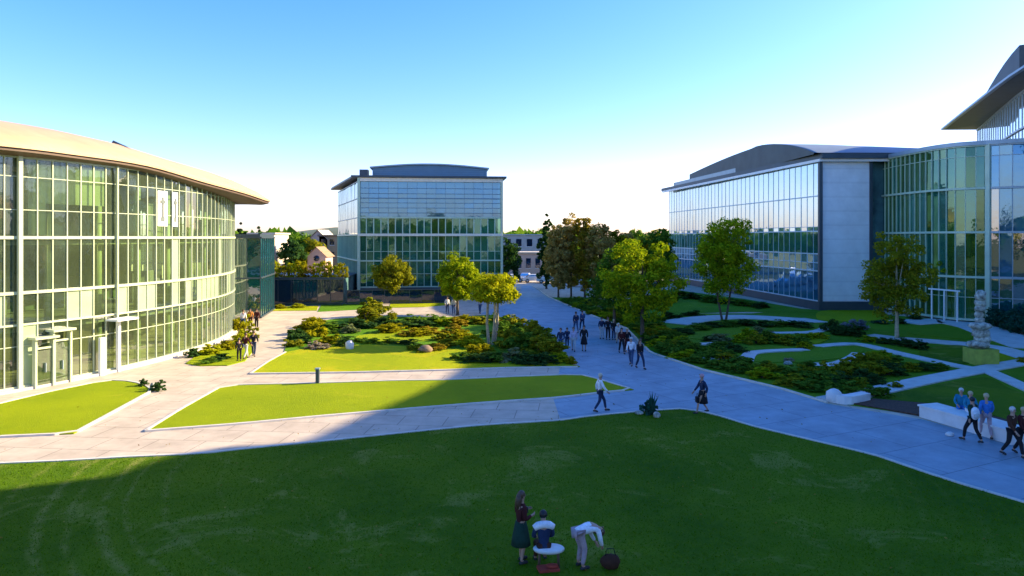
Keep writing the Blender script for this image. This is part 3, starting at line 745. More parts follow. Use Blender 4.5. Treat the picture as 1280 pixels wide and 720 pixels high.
# ---- tall tower at the right whose roof sails out (its unseen near end is shaped to cast the lawn shadow)
TW = thing('sail_roofed_tower', (0, 0, 0), 'tall building at the edge with dark sail-like overhanging roof', 'building')
eaveT = [(71, 113), (62, 92), (53.5, 71.3), (51.6, 60), (49.9, 51.5), (47.4, 45), (44.5, 38.4), (40.9, 36.3), (36.8, 35.5), (34, 31), (34, 15), (36, -8), (45, -24), (70, -26), (98, -20), (100, 60), (96, 112)]
et = smooth_line(eaveT[:-3], 4)[:-1] + eaveT[-4:]
wall_pts = [(75, 110), (66, 92), (60, 79.5), (57.2, 71), (56, 60), (54.5, 51.5), (52.5, 46), (49, 42), (45, 40.5), (40.5, 39), (38, 30), (38, 15), (41, -5), (48, -19), (70, -21), (92, -16)]
wp = smooth_line(wall_pts[:-2], 3)
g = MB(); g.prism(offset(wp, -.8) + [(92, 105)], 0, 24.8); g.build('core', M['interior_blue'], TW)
curtain(TW, wp, [(.3, 4.3, [], None), (4.3, 8.5, [], None), (8.5, 12.6, [], None), (12.6, 16.8, [], None), (16.8, 21, [], None), (21, 25.3, [], None)], 1.6, M['glass_tower'], M['grey_metal'], 1, budget=[100], mull=(.06, .1), main=(.2, .22), seed=41)
g = MB(); nE = len(et); cT = Vector((76, 52))
def rT(f, z): return [(cT.x + (p[0] - cT.x) * f, cT.y + (p[1] - cT.y) * f, z) for p in et]
rings = [rT(.84, 25.35), rT(.9, 25.4), rT(.985, 25.75)]
vs = [q for r_ in rings for q in r_]; g.add(vs, [(k * nE + i, k * nE + (i + 1) % nE, (k + 1) * nE + (i + 1) % nE, (k + 1) * nE + i) for k in range(2) for i in range(nE)]); g.build('soffit', M['soffit_dark'], TW)
g = MB(); rings = [rT(.98, 25.77), rT(1, 25.8), rT(1, 26.05), rT(.8, 26.7), rT(.5, 27.0), rT(.01, 27.1)]
vs = [q for r_ in rings for q in r_]; g.add(vs, [(k * nE + i, k * nE + (i + 1) % nE, (k + 1) * nE + (i + 1) % nE, (k + 1) * nE + i) for k in range(5) for i in range(nE)]); g.build('roof', M['grey_metal'], TW)
# second roof shell on top
g = MB(); vs = []; ns = 14
for i in range(ns + 1):
    t = i / ns; Y = 89 - 40 * t; X = 61.6 - 17 * min(t, .36) + 60 * max(0, t - .36); z = 26.5 + 2.6 * math.sin(PI * min(.5, t * 1.25)) - 1.2 * max(0, t - .5)
    vs += [(X, Y, 26.2), (X, Y, z), (X + 22, Y, z + .8), (X + 22, Y, 26.2)]
g.add(vs, [(4 * k + a, 4 * k + 4 + a, 4 * k + 5 + a, 4 * k + 1 + a) for k in range(ns) for a in range(3)] + [(0, 1, 2, 3), (4 * ns + 3, 4 * ns + 2, 4 * ns + 1, 4 * ns)]); g.build('upper_roof', M['roof_dark'], TW)

# ------------------------------------------------------------------ VEGETATION
def crown_points(shape, w, d, h, z0, n_cl, per, seed, fill=.55, csize=.3):
    rg = np.random.default_rng(seed)
    cs = []
    lob = rg.normal(size=(7, 3)); lob /= np.linalg.norm(lob, axis=1, keepdims=True); la = rg.uniform(-.16, .16, 7) if shape in ('umbrella', 'round') and n_cl > 100 else rg.uniform(-.2, .2, 7)
    while len(cs) < n_cl:
        p = rg.normal(size=3); p /= np.linalg.norm(p)
        r = rg.uniform(fill, 1.0)
        r *= 1 + sum(a * max(0, float(p @ l)) ** 3 for a, l in zip(la, lob))
        q = p * r
        if shape == 'umbrella':
            if q[2] < -.35: q[2] *= .4
        elif shape == 'column':
            q[:2] *= 1.0 - .15 * abs(q[2])
        elif shape == 'cone':
            zz = (q[2] + 1) / 2; q[:2] *= max(.1, 1.1 * min(1, max(0., 1.03 - zz)) ** .65); q[2] = min(q[2], 1.0)
        elif shape == 'mound':
            q[2] = abs(q[2]) * 1.9 - .9
        elif shape == 'box':
            m_ = np.max(np.abs(p)); q = p / m_ * rg.uniform(.75, 1.03)
        cs.append(q)
    cs = np.array(cs)
    cen = np.stack([cs[:, 0] * w / 2, cs[:, 1] * d / 2, z0 + (cs[:, 2] + 1) * h / 2], 1)
    cs_r = csize * rg.uniform(.6, 1.3, len(cen))
    if shape == 'cone': cs_r = cs_r * (1.1 - .75 * np.clip((cs[:, 2] + 1) / 2, 0, 1))
    off = rg.normal(size=(len(cen), per, 3)); nn = np.linalg.norm(off, axis=2, keepdims=True)
    off = off / nn * rg.uniform(.3, 1., (len(cen), per, 1)) ** .6
    pts = cen[:, None, :] + off * cs_r[:, None, None] * np.array([1, 1, .8])
    nor = off + np.array([0, 0, .5]) + rg.normal(0, .5, off.shape)
    return cen, pts.reshape(-1, 3), nor.reshape(-1, 3)

def make_tree(name, label, cat, loc, H, W, z0, leaf, bark='bark', shape='round', n_cl=70, per=60, ls=.16, seed=1, tr=.16, group=None, stems=1, lean=.0, fill=.5, cs=None, rz=0):
    root = thing(name, loc, label, cat, group, rz)
    ch = H - z0
    cen, pts, nor = crown_points(shape, W, W, ch, z0, n_cl, per, seed, fill, cs or W * .11)
    pts[:, 2] = np.maximum(pts[:, 2], .05)
    quads_obj('crown', pts, nor, ls, M['leaf_' + leaf], root, 1.5, seed)
    rg = random.Random(seed); g = MB()
    fork = z0 + ch * .22
    for s in range(stems):
        a = 2 * PI * s / max(1, stems) + seed; sx = (.1 + .12 * stems) * (stems > 1)
        bx, by = math.cos(a) * sx * .5, math.sin(a) * sx * .5
        tx, ty = math.cos(a) * W * .14 * (stems > 1) + lean, math.sin(a) * W * .14 * (stems > 1)
        r0 = tr if stems == 1 else tr * .6
        tp = [(bx, by, -.05), (bx * 1.1, by * 1.1, .15), (bx * 1.3 + tx * .3 + rg.uniform(-.05, .05), by + ty * .3, fork * .5), (tx * .8, ty * .8, fork), (tx + rg.uniform(-.1, .1), ty, z0 + ch * .6), (tx, ty, z0 + ch * .85)]
        g.tube(tp, [r0 * 1.5, r0 * 1.05, r0 * .85, r0 * .7, r0 * .38, r0 * .12], 9)
        idx = rg.sample(range(len(cen)), min(len(cen), 12))
        for i in idx:
            c = cen[i]; k = rg.uniform(.0, .45); st = (tx * (.8 + .2 * k), ty * (.8 + .2 * k), fork + (ch * .5) * k)
            if c[2] < st[2] + .1: continue
            mid_ = ((st[0] + c[0]) / 2, (st[1] + c[1]) / 2, (st[2] + c[2]) / 2 + .12 * rg.uniform(-1, 1))
            g.tube([st, mid_, (c[0], c[1], c[2])], [r0 * .4, r0 * .25, r0 * .08], 6)
    g.build('trunk', M[bark], root)
    return root

def at(u, v): x, y = G(u, v); return (x, y, 0)
ordn = ['first', 'second', 'third', 'fourth', 'fifth', 'sixth', 'seventh', 'eighth', 'ninth', 'tenth', 'eleventh', 'twelfth', 'thirteenth', 'fourteenth', 'fifteenth', 'sixteenth', 'seventeenth', 'eighteenth', 'nineteenth', 'twentieth']
# named trees
make_tree('ornamental_tree', 'small round olive-yellow tree in front of the central office block', 'tree', at(488, 379), 5.7, 4.4, 1.2, 'olive', shape='round', seed=3, n_cl=190, per=70, ls=.17)
make_tree('ornamental_tree', 'round half-dark tree with yellow rim, right of centre before the office block', 'tree', at(572, 394), 6.1, 4.3, 1.6, 'lime', seed=4, n_cl=190, per=80, ls=.15)
make_tree('umbrella_tree', 'golden umbrella-shaped tree with pale forked stems beside the main walk', 'tree', at(615, 431), 5.5, 3.9, 2.5, 'yellow', 'bark_pale', 'umbrella', 210, 75, .13, 5, .2, None, 3, .15, .25)
make_tree('broadleaf_tree', 'broad green tree with yellow top beside the walking group', 'tree', at(803, 424), 7.9, 6.2, 1.5, 'lime', seed=16, n_cl=150, per=90, ls=.16, tr=.17, cs=.55)
make_tree('broadleaf_tree', 'darker leafy tree with forked trunk just behind the group by the hedge', 'tree', at(768, 405), 7.0, 4.6, 1.2, 'green', seed=7, n_cl=90, per=80, ls=.17, tr=.15)
make_tree('broadleaf_tree', 'tall airy tree with bright top before the barrel-roofed block', 'tree', at(905, 401), 10.0, 6.3, 1.9, 'lime', seed=28, n_cl=190, per=85, ls=.17, tr=.18, fill=.3, stems=2)
make_tree('broadleaf_tree', 'olive tree with pale trunk before the wavy glass wing', 'tree', at(1121, 424), 8.4, 5.0, 1.5, 'olive', 'bark_pale', seed=9, n_cl=150, per=85, ls=.14, tr=.16, fill=.35)
make_tree('birch_tree', 'slender yellow-leaved tree near the entrance of the wavy glass wing', 'tree', at(1196, 400), 7.6, 3.4, 2.6, 'lime', 'bark_pale', seed=10, n_cl=50, per=60, ls=.14, tr=.08)
# brown poplars beyond the garden
k = 0
for u, v, H, W, lf, sh, lab in ((698, 372, 9.9, 4.2, 'brown', 'column', 'brownish columnar tree next to the dark cypress'), (714, 371, 10.6, 4.6, 'brown', 'column', 'tallest russet columnar tree in the brown row'),
                     (731, 372, 10.8, 4.6, 'orange', 'column', 'orange-brown columnar tree in the middle of the brown row'), (749, 373, 10.2, 4.4, 'brown', 'column', 'russet tree near the right end of the brown row'),
                     (766, 371, 9.4, 4.0, 'olive', 'column', 'olive-green tree ending the brown row'), (782, 366, 8.8, 4.2, 'brown', 'round', 'dull brown tree partly behind the broad green tree'),
                     (823, 372, 9.2, 4.6, 'green', 'round', 'green tree beside the corner of the barrel-roofed block')):
    make_tree('row_tree', lab, 'tree', at(u, v), H, W, .9, lf, shape=sh, seed=40 + k, n_cl=230, per=60, ls=.2, tr=.14, cs=.45); k += 1
make_tree('cypress', 'tall dark cypress left of the brown tree row', 'tree', at(683, 361), 11.6, 4.2, .5, 'dark', shape='cone', seed=60, n_cl=170, per=60, ls=.22, cs=.42)
make_tree('dark_evergreen', 'dark rounded evergreen right of the central office block', 'tree', at(634, 362), 8.0, 4.6, .3, 'dark', shape='round', seed=61, n_cl=130, per=60, ls=.22)
make_tree('conifer', 'small dark conifer rising behind the teal block', 'tree', (-33.5, 84, 0), 10.2, 3.4, 2.5, 'dark', shape='cone', seed=62, n_cl=90, per=50, ls=.2)
make_tree('conifer', 'second dark conifer tip rising beside the first behind the teal block', 'tree', (-31.0, 83.6, 0), 9.5, 2.8, 2.5, 'dark', shape='cone', seed=63, n_cl=80, per=50, ls=.2)
for i, (X, Y, H, W, lf) in enumerate([(-34, -38, 13, 11, 'green'), (-22, -46, 15, 12, 'lime'), (-9, -40, 13, 11, 'green'), (4, -48, 15, 12, 'olive'), (17, -42, 13, 11, 'green'), (-46, -30, 13, 11, 'olive'), (-58, -10, 14, 12, 'green')]):  # out of view, added to give the glass fronts green reflections
    make_tree('unseen_tree', f'{ordn[i]} of the unseen trees added behind the viewer, mirrored in the glass fronts', 'tree', (X, Y, 0), H, W, 2.0, lf, seed=120 + i, n_cl=90, per=60, ls=.5, cs=W * .14, group='unseen trees added behind the viewer')
# far trees
far = [(350, 138, 8.3, 6, 'green'), (366, 125, 8.0, 5, 'dark'), (378, 150, 8.6, 8, 'green'), (392, 140, 7.8, 5, 'olive'), (412, 160, 8.9, 7, 'green'), (425, 170, 8.2, 7, 'olive'),
       (640, 190, 9.4, 8, 'green'), (655, 215, 8.8, 9, 'olive'), (672, 200, 10.5, 9, 'green'), (786, 150, 9.6, 7, 'green'), (800, 170, 9.8, 8, 'dark'), (816, 150, 9.5, 7, 'olive'), (834, 140, 9.0, 6, 'green'),
       (300, 175, 10., 10, 'green'), (325, 180, 9.6, 9, 'olive')]
for i, (u, Y, H, W, lf) in enumerate(sorted(far)):
    make_tree('distant_tree', f'{ordn[i]} from the left of the {"dark" if lf == "dark" else "hazy"} trees on the far skyline', 'tree', ((u - 640) / FPX * Y, Y, 0), H, W, .6, lf, seed=80 + i, n_cl=60, per=40, ls=.45, cs=W * .16, group='distant trees between the buildings')
# far-off wood along the horizon, one mass
g = MB(); cN = np.random.default_rng(9); n = 9000
aa = cN.uniform(R(-50), R(50), n); dd = cN.uniform(330, 420, n); hh = 8.5 + 2.2 * np.sin(aa * 31) + 1.2 * np.sin(aa * 77 + 1)
pts = np.stack([np.sin(aa) * dd, np.cos(aa) * dd, cN.uniform(0, 1, n) ** .6 * hh], 1)
o = quads_obj('distant_woods', pts, cN.normal(size=(n, 3)), 4.5, M['leaf_green'], None, 1.3, 5); tag(o, 'far-off wood along the horizon', 'woods', None, 'stuff')

# shrubs -----------------------------------------------------------------
PROT = {}
def shrub_proto(leaf, style, seed):
    key = (leaf, style, seed % 3)
    if key not in PROT:
        ls = {'mound': .07, 'box': .07, 'loose': .085}[style]
        cen, pts, nor = crown_points('mound' if style != 'box' else 'box', 1.0, 1.0, 1.0, 0.0, 46 if style != 'loose' else 30, 34, seed * 7 + len(leaf), .45 if style != 'loose' else .3, .16 if style != 'loose' else .14)
        pts[:, 2] = np.maximum(pts[:, 2], .01)
        o = quads_obj('foliage', pts, nor, ls * 1.25, M['leaf_' + leaf], None, 1.5, seed)
        me = o.data; bpy.data.objects.remove(o)
        g = MB(); rg = random.Random(seed)
        for i in range(5):
            c = cen[rg.randrange(len(cen))]; g.tube([(0, 0, -.05), (c[0] * .4, c[1] * .4, c[2] * .5), (c[0], c[1], max(.1, c[2]))], [.03, .02, .008], 5)
        o = g.build('stem', M['bark']); ms = o.data; bpy.data.objects.remove(o)
        PROT[key] = (me, ms)
    return PROT[key]
SHR = []
def shrub(u, v, w, d, h, leaf, style='mound', base='shrub', where='', name='shrub', z=.05):
    x, y = G(u, v); q_, r_ = SCL.get(where, (1, 1)); SHR.append((u, v, x, y, w * q_, d * q_, h * r_, leaf, style, where, name, z))
def flush_shrubs():
    groups = {}
    for s in SHR: groups.setdefault((s[7], s[9]), []).append(s)
    cn = {'yellow': 'yellow-green', 'lime': 'lime green', 'green': 'mid-green', 'dark': 'dark green', 'olive': 'olive', 'brown': 'brown', 'orange': 'orange', 'gold': 'golden yellow', 'pale': 'pale silvery', 'pink': 'pale pink', 'lavender': 'lavender', 'teal': 'dark teal'}
    for (leaf, where), L_ in groups.items():
        L_.sort(key=lambda s: s[0])
        for i, s in enumerate(L_):
            u, v, x, y, w, d, h, leaf, style, where, name, z = s
            seed = int(u + v) 
            me, ms = shrub_proto(leaf, style, seed % 3)
            if len(L_) == 1: lab = f'{cn[leaf]} {name} {where}'
            else: lab = f'{cn[leaf]} {name}, {ordn[i] if i < 20 else "far"} from left {where}'
            r = thing('hedge' if name == 'hedge' else 'shrub', (x, y, z), lab, name, f'{cn[leaf]} {name}s {where}' if len(L_) > 1 else None, rng.uniform(0, 6) if style != 'box' else 0)
            a = bpy.data.objects.new('foliage', me); col.objects.link(a); a.parent = r; a.scale = (w, d, h)
            b = bpy.data.objects.new('stem', ms); col.objects.link(b); b.parent = r; b.scale = (w, d, h)
G1 = 'in the sunny garden'; G2 = 'by the umbrella tree'; G3 = 'along the walk edge'; G4 = 'in the right garden'; SCL = {'in the right garden': (.78, .62), 'in the sunny garden': (.95, .7), 'by the umbrella tree': (1, .85)}; G5 = 'before the wavy wing'
for a in [(368, 425, 1.8, 1.8, 1.5, 'dark'), (378, 430, 1.8, 1.8, 1.2, 'dark'), (366, 434, 1.5, 1.5, .9, 'olive'), (384, 417, 2.4, 2.2, 1.9, 'gold'), (394, 421, 2.0, 2.0, 2.0, 'gold'), (398, 413, 2.2, 2, 1.8, 'gold'), (386, 409, 2, 2, 1.3, 'olive'),
          (392, 436, 1.6, 1.3, .7, 'pink'), (404, 437, 1.3, 1.2, .7, 'pink'), (408, 430, 1.8, 1.5, 1.0, 'gold'), (420, 430, 1.7, 1.5, 1.0, 'yellow'), (412, 417, 3.0, 2.4, 1.3, 'green'), (424, 414, 2.6, 2.2, 1.2, 'dark'),
          (437, 417, 1.6, 1.6, 1.1, 'pale'), (431, 433, 1.4, 1.2, 1.1, 'dark'), (448, 411, 3.0, 2.4, 1.5, 'dark'), (458, 404, 3.4, 2.8, 2.4, 'olive'), (469, 402, 3.6, 3, 3.0, 'olive'), (478, 409, 3, 2.6, 1.7, 'dark'),
          (485, 416, 2.4, 2.2, 1.3, 'gold'), (494, 413, 2.4, 2, 1.0, 'gold'), (502, 411, 2.8, 2.4, 1.2, 'dark'), (515, 407, 3, 2.6, 1.2, 'green'), (528, 409, 2.8, 2.4, 1.1, 'dark'), (543, 405, 3, 2.4, 1.2, 'green'), (556, 407, 3, 2.4, 1.0, 'lime'),
          (512, 420, 2.4, 2.0, .8, 'orange'), (525, 420, 2.4, 2.0, .9, 'gold'), (538, 418, 2.2, 2, .9, 'orange'), (508, 431, 2.2, 1.2, .6, 'dark'), (450, 428, 2.2, 1.2, .6, 'green'), (468, 430, 2.0, 1.0, .6, 'green'), (486, 430, 2.0, 1.0, .6, 'green'),
          (518, 438, 1.4, 1.2, .6, 'olive'), (530, 440, 1.6, 1.2, .6, 'olive'), (543, 438, 1.5, 1.3, .8, 'orange'), (552, 426, 2.2, 1.8, 1.0, 'olive'), (566, 417, 2.2, 2, 1.1, 'orange'), (572, 408, 2.4, 2, 1.3, 'orange'), (583, 404, 2.6, 2.2, 1.1, 'gold'),
          (560, 434, 2.0, 1.6, .9, 'olive'), (577, 425, 2.0, 1.8, 1.1, 'gold'), (600, 405, 2.6, 2.2, 1.1, 'olive')]:
    shrub(*a, 'mound' if (a[0] % 2) else 'loose', where=G1)
for a in [(594, 442, 1.7, 1.3, .9, 'gold'), (586, 434, 1.8, 1.5, 1.2, 'yellow'), (606, 440, 1.4, 1.2, .7, 'gold'), (628, 420, 2.8, 2.4, 1.6, 'green'), (642, 417, 2.8, 2.6, 1.8, 'olive'), (655, 424, 2.8, 2.6, 1.9, 'green'), (669, 430, 2.8, 2.6, 1.9, 'olive'),
          (640, 434, 2.8, 2.4, 1.7, 'olive'), (656, 440, 2.8, 2.4, 1.8, 'green'), (674, 443, 2.6, 2.4, 1.7, 'olive'), (690, 446, 2.4, 2.2, 1.4, 'olive'), (700, 453, 1.6, 1.5, .9, 'lime'), (682, 455, 2.0, 1.6, .9, 'dark'), (660, 455, 2.2, 1.6, .9, 'dark'),
          (638, 451, 2.2, 1.7, .9, 'pale'), (620, 452, 2.2, 1.6, .8, 'green'), (600, 453, 2.2, 1.5, .7, 'dark'), (578, 450, 2.0, 1.4, .6, 'green'), (713, 456, .8, .8, .7, 'gold'), (625, 403, 2.6, 2.2, 1.1, 'green'), (643, 409, 2.4, 2.0, 1.1, 'brown')]:
    shrub(*a, 'loose' if (a[0] % 3) else 'mound', where=G2)
# hedge of shrubs along the right kerb of the walk
edge = resample(smooth_line(GP([(697, 378), (744, 398), (783, 411.5), (813, 441), (880, 462), (975, 485), (1034, 501)]), 6), 1.75)
rgs = random.Random(12)
for i, p in enumerate(edge):
    u = p[0] / p[1] * FPX + 640
    for rw_ in range(2):
        x = p[0] + 1.1 + rw_ * 1.7 + rgs.uniform(-.2, .2); y = p[1] + .5 + rgs.uniform(-.3, .3) + rw_ * .5
        SHR.append((x / y * FPX + 640, EYE * FPX / y + HOR, x, y, rgs.uniform(1.6, 2.2), rgs.uniform(1.3, 1.8), rgs.uniform(.5, .8), rgs.choice(['green', 'green', 'green', 'olive', 'lime']), rgs.choice(['mound', 'loose']), G3, 'shrub', .03))
for a in [(835, 422, 3, 2, 1.0, 'green'), (852, 418, 3, 2.2, .9, 'dark'), (872, 413, 3.4, 2.2, .8, 'green'), (892, 409, 3.4, 2.2, .9, 'dark'), (912, 408, 3.4, 2, .9, 'green'), (932, 407, 3.4, 2, 1.0, 'dark'), (955, 408, 3.4, 2, 1.0, 'dark'), (975, 408, 3.2, 2, .9, 'green'), (998, 409, 3.4, 2, .9, 'dark'),
          (850, 433, 2.4, 1.8, .8, 'pale'), (868, 437, 2.6, 1.8, .8, 'green'), (900, 436, 3.0, 1.6, .8, 'green'), (886, 427, 2.0, 1.6, .8, 'dark'), (901, 427, 3.0, 1.9, 1.2, 'pale'), (925, 428, 1.9, 1.6, 1.1, 'lime'), (935, 421, 1.8, 1.6, 1.1, 'lime'),
          (945, 430, 2.2, 2, 1.2, 'olive'), (962, 428, 3, 2.2, 1.3, 'green'), (980, 430, 3, 2.2, 1.2, 'olive'), (998, 431, 2.4, 2, 1.1, 'green'), (952, 419, 2.6, 2, 1.1, 'pale'), (918, 440, 2.4, 1.8, 1.0, 'dark'), (905, 445, 2.6, 1.6, .8, 'green'),
          (1008, 424, 2.2, 1.8, .8, 'lime'), (1022, 423, 2.2, 1.6, .8, 'yellow'), (1006, 436, 2.0, 1.4, .8, 'yellow'), (1040, 414, 2.6, 2.2, 1.7, 'dark'), (1052, 419, 2.6, 2.2, 1.2, 'dark'), (1068, 420, 2.8, 2.4, 1.5, 'dark'), (1060, 412, 2.8, 2, 1.6, 'lavender'), (1076, 412, 2.2, 1.8, 1.3, 'lavender'),
          (1090, 428, 2.6, 1.6, .7, 'lime'), (1108, 430, 2.8, 1.8, .8, 'dark'), (1130, 433, 2.8, 1.8, .9, 'dark'), (1148, 436, 2.6, 1.8, .9, 'dark'), (1100, 405, 2, 1.6, .6, 'teal'), (1125, 405, 1.6, 1.6, .8, 'dark'), (1143, 400, 1.8, 1.6, .9, 'dark'),
          (960, 466, 2.2, 1.4, .9, 'olive'), (985, 471, 2.2, 1.4, .9, 'green'), (1010, 472, 2.2, 1.6, 1.1, 'olive'), (1012, 462, 2.2, 1.4, .8, 'green'), (1030, 478, 2.2, 1.8, 1.2, 'olive'), (1036, 466, 2.2, 1.8, 1.1, 'olive'), (1050, 483, 2.2, 1.8, 1.1, 'dark'), (1052, 472, 2.2, 1.8, 1.2, 'olive'),
          (1066, 462, 2.2, 1.8, 1.3, 'olive'), (1080, 456, 2.2, 1.8, 1.3, 'olive'), (1075, 475, 2.2, 1.8, 1.2, 'dark'), (1092, 470, 2.2, 1.8, 1.3, 'olive'), (1098, 459, 2.2, 1.8, 1.3, 'olive'), (1112, 469, 2.2, 1.8, 1.2, 'dark'), (1120, 459, 2.2, 1.8, 1.1, 'green'), (1135, 464, 2.0, 1.6, 1.0, 'olive'), (1100, 447, 2.0, 1.6, .8, 'lime'), (1070, 484, 1.8, 1.4, .8, 'olive'), (1095, 480, 1.7, 1.3, .8, 'dark'), (1155, 463, 1.8, 1.4, .8, 'dark'),
          (1173, 463, 1.8, 1.3, .7, 'green'), (985, 453, 1.0, 1.0, .5, 'pink'), (1290, 455, 2.2, 1.6, .8, 'gold'), (1120, 486, .9, .8, .6, 'olive'),
          (720, 378, 3.2, 2.4, 1.1, 'green'), (740, 381, 3.2, 2.4, 1.1, 'dark'), (760, 385, 3.2, 2.4, 1.1, 'green'), (780, 391, 3.2, 2.4, 1.2, 'dark'), (745, 388, 2.6, 2.0, .9, 'pale'), (800, 397, 3.2, 2.4, 1.1, 'dark'), (820, 402, 3.2, 2.4, 1.0, 'green'), (838, 398, 3, 2.4, 1.0, 'dark'), (865, 395, 3, 2, .9, 'dark'), (820, 430, 2.6, 2.2, 1.2, 'dark'), (833, 436, 2.4, 2, 1.0, 'olive'),
 (850, 372, 4.5, 3, 1.6, 'green'), (868, 374, 4.5, 3, 1.4, 'dark'), (888, 378, 4.5, 3, 1.5, 'green'), (908, 380, 4.5, 3, 1.3, 'dark'), (930, 383, 4.0, 2.6, 1.2, 'green'), (950, 385, 4.0, 2.4, 1.0, 'dark'), (835, 378, 4.5, 3, 1.8, 'green'), (815, 380, 4.5, 3, 1.8, 'dark'), (798, 381, 4.5, 3, 1.8, 'green')]:
    shrub(*a, ('mound', 'loose', 'mound')[int(a[0]) % 3], where=G4)
for i, (u, v) in enumerate([(1246, 408), (1256, 410), (1267, 414), (1278, 418), (1250, 402), (1264, 405), (1280, 409)]):
    shrub(u, v, 2.2, 2.0, 1.9, 'teal', 'mound', where=G5)
for a in [(243, 446, 1.2, 1.0, .7, 'dark'), (262, 444, 1.6, 1.2, .7, 'yellow'), (285, 437, 1.8, 1.4, .8, 'gold'), (300, 430, 1.6, 1.4, 1.0, 'yellow'), (296, 414, 1.6, 1.4, 1.2, 'gold'), (306, 411, 1.6, 1.4, 1.3, 'yellow'), (312, 425, 1.5, 1.3, 1.1, 'olive'), (278, 450, 1.4, 1, .5, 'dark'), (263, 455, 1.6, .8, .4, 'green')]:
    shrub(*a, 'loose', where='beside the curved hall')
for a in [(180, 483, .7, .5, .4, 'dark'), (198, 489, .8, .6, .55, 'dark')]:
    shrub(*a, 'loose', where='at the corner of the side lawn')
shrub(813, 518, .85, .7, .85, 'teal', 'loose', where='on the tip of the front lawn', z=.05)
for a in [(506, 376, 2.4, 2, 1.1, 'dark'), (520, 377, 2.0, 2, .8, 'gold'), (540, 378, 2.0, 2, 1.0, 'dark'), (556, 377, 2.0, 2, .9, 'pale'), (348, 386, 1.8, 1.5, .5, 'gold'), (372, 385, 1.8, 1.5, .5, 'yellow')]:
    shrub(*a, 'mound', where='in front of the office block')
flush_shrubs()
# yellow roof hedge on the podium: clipped boxes
for i in range(11):
    x = -30.0 + i * .98; lf = ['gold', 'orange', 'yellow', 'gold', 'yellow'][i % 5]
    me, ms = shrub_proto(lf, 'box', i)
    r = thing('hedge', (x, 80.9 + i * .05, 3.3), f'{ {"gold": "golden", "orange": "orange", "yellow": "yellow-green"}[lf]} hedge block on podium roof, {ordn[i]} from left', 'hedge', 'hedge blocks along the podium roof')
    for nm, dat in (('foliage', me), ('stem', ms)):
        a = bpy.data.objects.new(nm, dat); col.objects.link(a); a.parent = r; a.scale = (1.1, 1.2, 1.25 + .3 * (i % 3))

# spike plant tip by the front lawn
g = MB(); rg = random.Random(5)
for i in range(16):
    a = rg.uniform(0, 2 * PI); l = rg.uniform(.35, .75); t = rg.uniform(.1, .5)
    g.tube([(0, 0, 0), (math.cos(a) * t * l * .5, math.sin(a) * t * l * .5, l * .6), (math.cos(a) * t * l, math.sin(a) * t * l, l)], [.04, .03, .003], 5)
o = g.build('spiky_plant', M['leaf_teal']); x, y = G(815, 520); o.location = (x, y, .08); o.scale = (1, 1, 1.35); tag(o, 'dark spiky plant rising from the tip of the front lawn', 'plant')

# stones -----------------------------------------------------------------
def stone(u, v, r, m, label, seed, grp=None, z=.05):
    g = MB(); g.blob((0, 0, r[2] * .6), r, seed, .12, 0, 6); x, y = G(u, v)
    o = g.build('boulder', M[m]); o.location = (x, y, z); return tag(o, label, 'boulder', grp)
stone(437, 437, (.32, .3, .38), 'white_wall', 'small white boulder beside the dark shrub on the garden lawn', 1)
stone(191, 487, (.16, .15, .2), 'stone', 'pale stone between the two dark shrubs on the side lawn', 2)
stone(799, 519, (.2, .14, .1), 'stone', 'flat pale stone left of the spiky plant', 3)
stone(821, 523, (.16, .14, .16), 'stone', 'rounded pale stone right of the spiky plant', 4)
stone(532, 441, (.5, .4, .3), 'stone_brown', 'brown boulder at the edge of the yellow lawn', 5)
stone(985, 457, (.28, .2, .15), 'stone', 'pale boulder lying in the right garden lawn', 6)
stone(1043, 503, (.4, .32, .4), 'white_wall', 'white rounded boulder at the foot of the pale garden path', 7)
stone(1187, 545, (.16, .14, .1), 'white_wall', 'little white stone at the foot of the seat wall', 8, None, .015)

# seat walls -----------------------------------------------------------------
a, b = G(1157, 523), G(1262, 558)
g = MB(); SW = thing('seat_wall', (0, 0, 0), 'long white concrete seat wall beside the walk where two people sit', 'seat wall')
band(g, [(a[0] + .3, a[1] + .3), (a[0] * .5 + b[0] * .5 + .5, a[1] * .5 + b[1] * .5 + .25), (b[0] + .6, b[1] + .2)], 1.0, 0.02, .5); g.build('base', M['white_wall'], SW)
g = MB(); band(g, [(a[0] + .28, a[1] + .34), (a[0] * .5 + b[0] * .5 + .5, a[1] * .5 + b[1] * .5 + .25), (b[0] + .62, b[1] + .16)], 1.1, .503, .58); g.build('coping', M['white_wall'], SW)
g = MB(); band(g, smooth_line(GP([(1044, 503), (1060, 505), (1082, 501)]), 4), .5, .02, .42); tag(g.build('low_wall', M['white_wall']), 'short curved white wall where the pale garden path meets the walk', 'low wall')

# sculpture -----------------------------------------------------------------
x, y = G(1226, 455)
SC = thing('stone_sculpture', (x, y, 0), 'tall mottled pale stone sculpture on a yellow-green plinth', 'sculpture')
g = MB(); g.box((0, 0, .5), (1.5, 1.2, 1.0)); g.build('plinth', plain('yellow green plinth', (.3, .36, .05), .7, 0, .2, 3), SC)
g = MB(); rg = random.Random(8); z = 1.05
for i in range(9):
    h = rg.uniform(.32, .55); w = (.6 if i < 4 else .34) * rg.uniform(.8, 1.15)
    g.blob((rg.uniform(-.1, .1), rg.uniform(-.1, .1), z + h * .5), (w, w * .8, h * .72), i, .14, 0, 6); z += h
g.build('pillar', M['stone'], SC)

# bollard -----------------------------------------------------------------
x, y = G(397, 480); B = thing('bollard', (x, y, 0), 'dark square bollard at the edge of the middle lawn', 'bollard')
g = MB(); g.box((0, 0, .4), (.18, .18, .8)); g.build('post', M['dark_metal'], B)
g = MB(); g.box((0, 0, .84), (.24, .24, .07)); g.build('cap', M['grey_metal'], B)

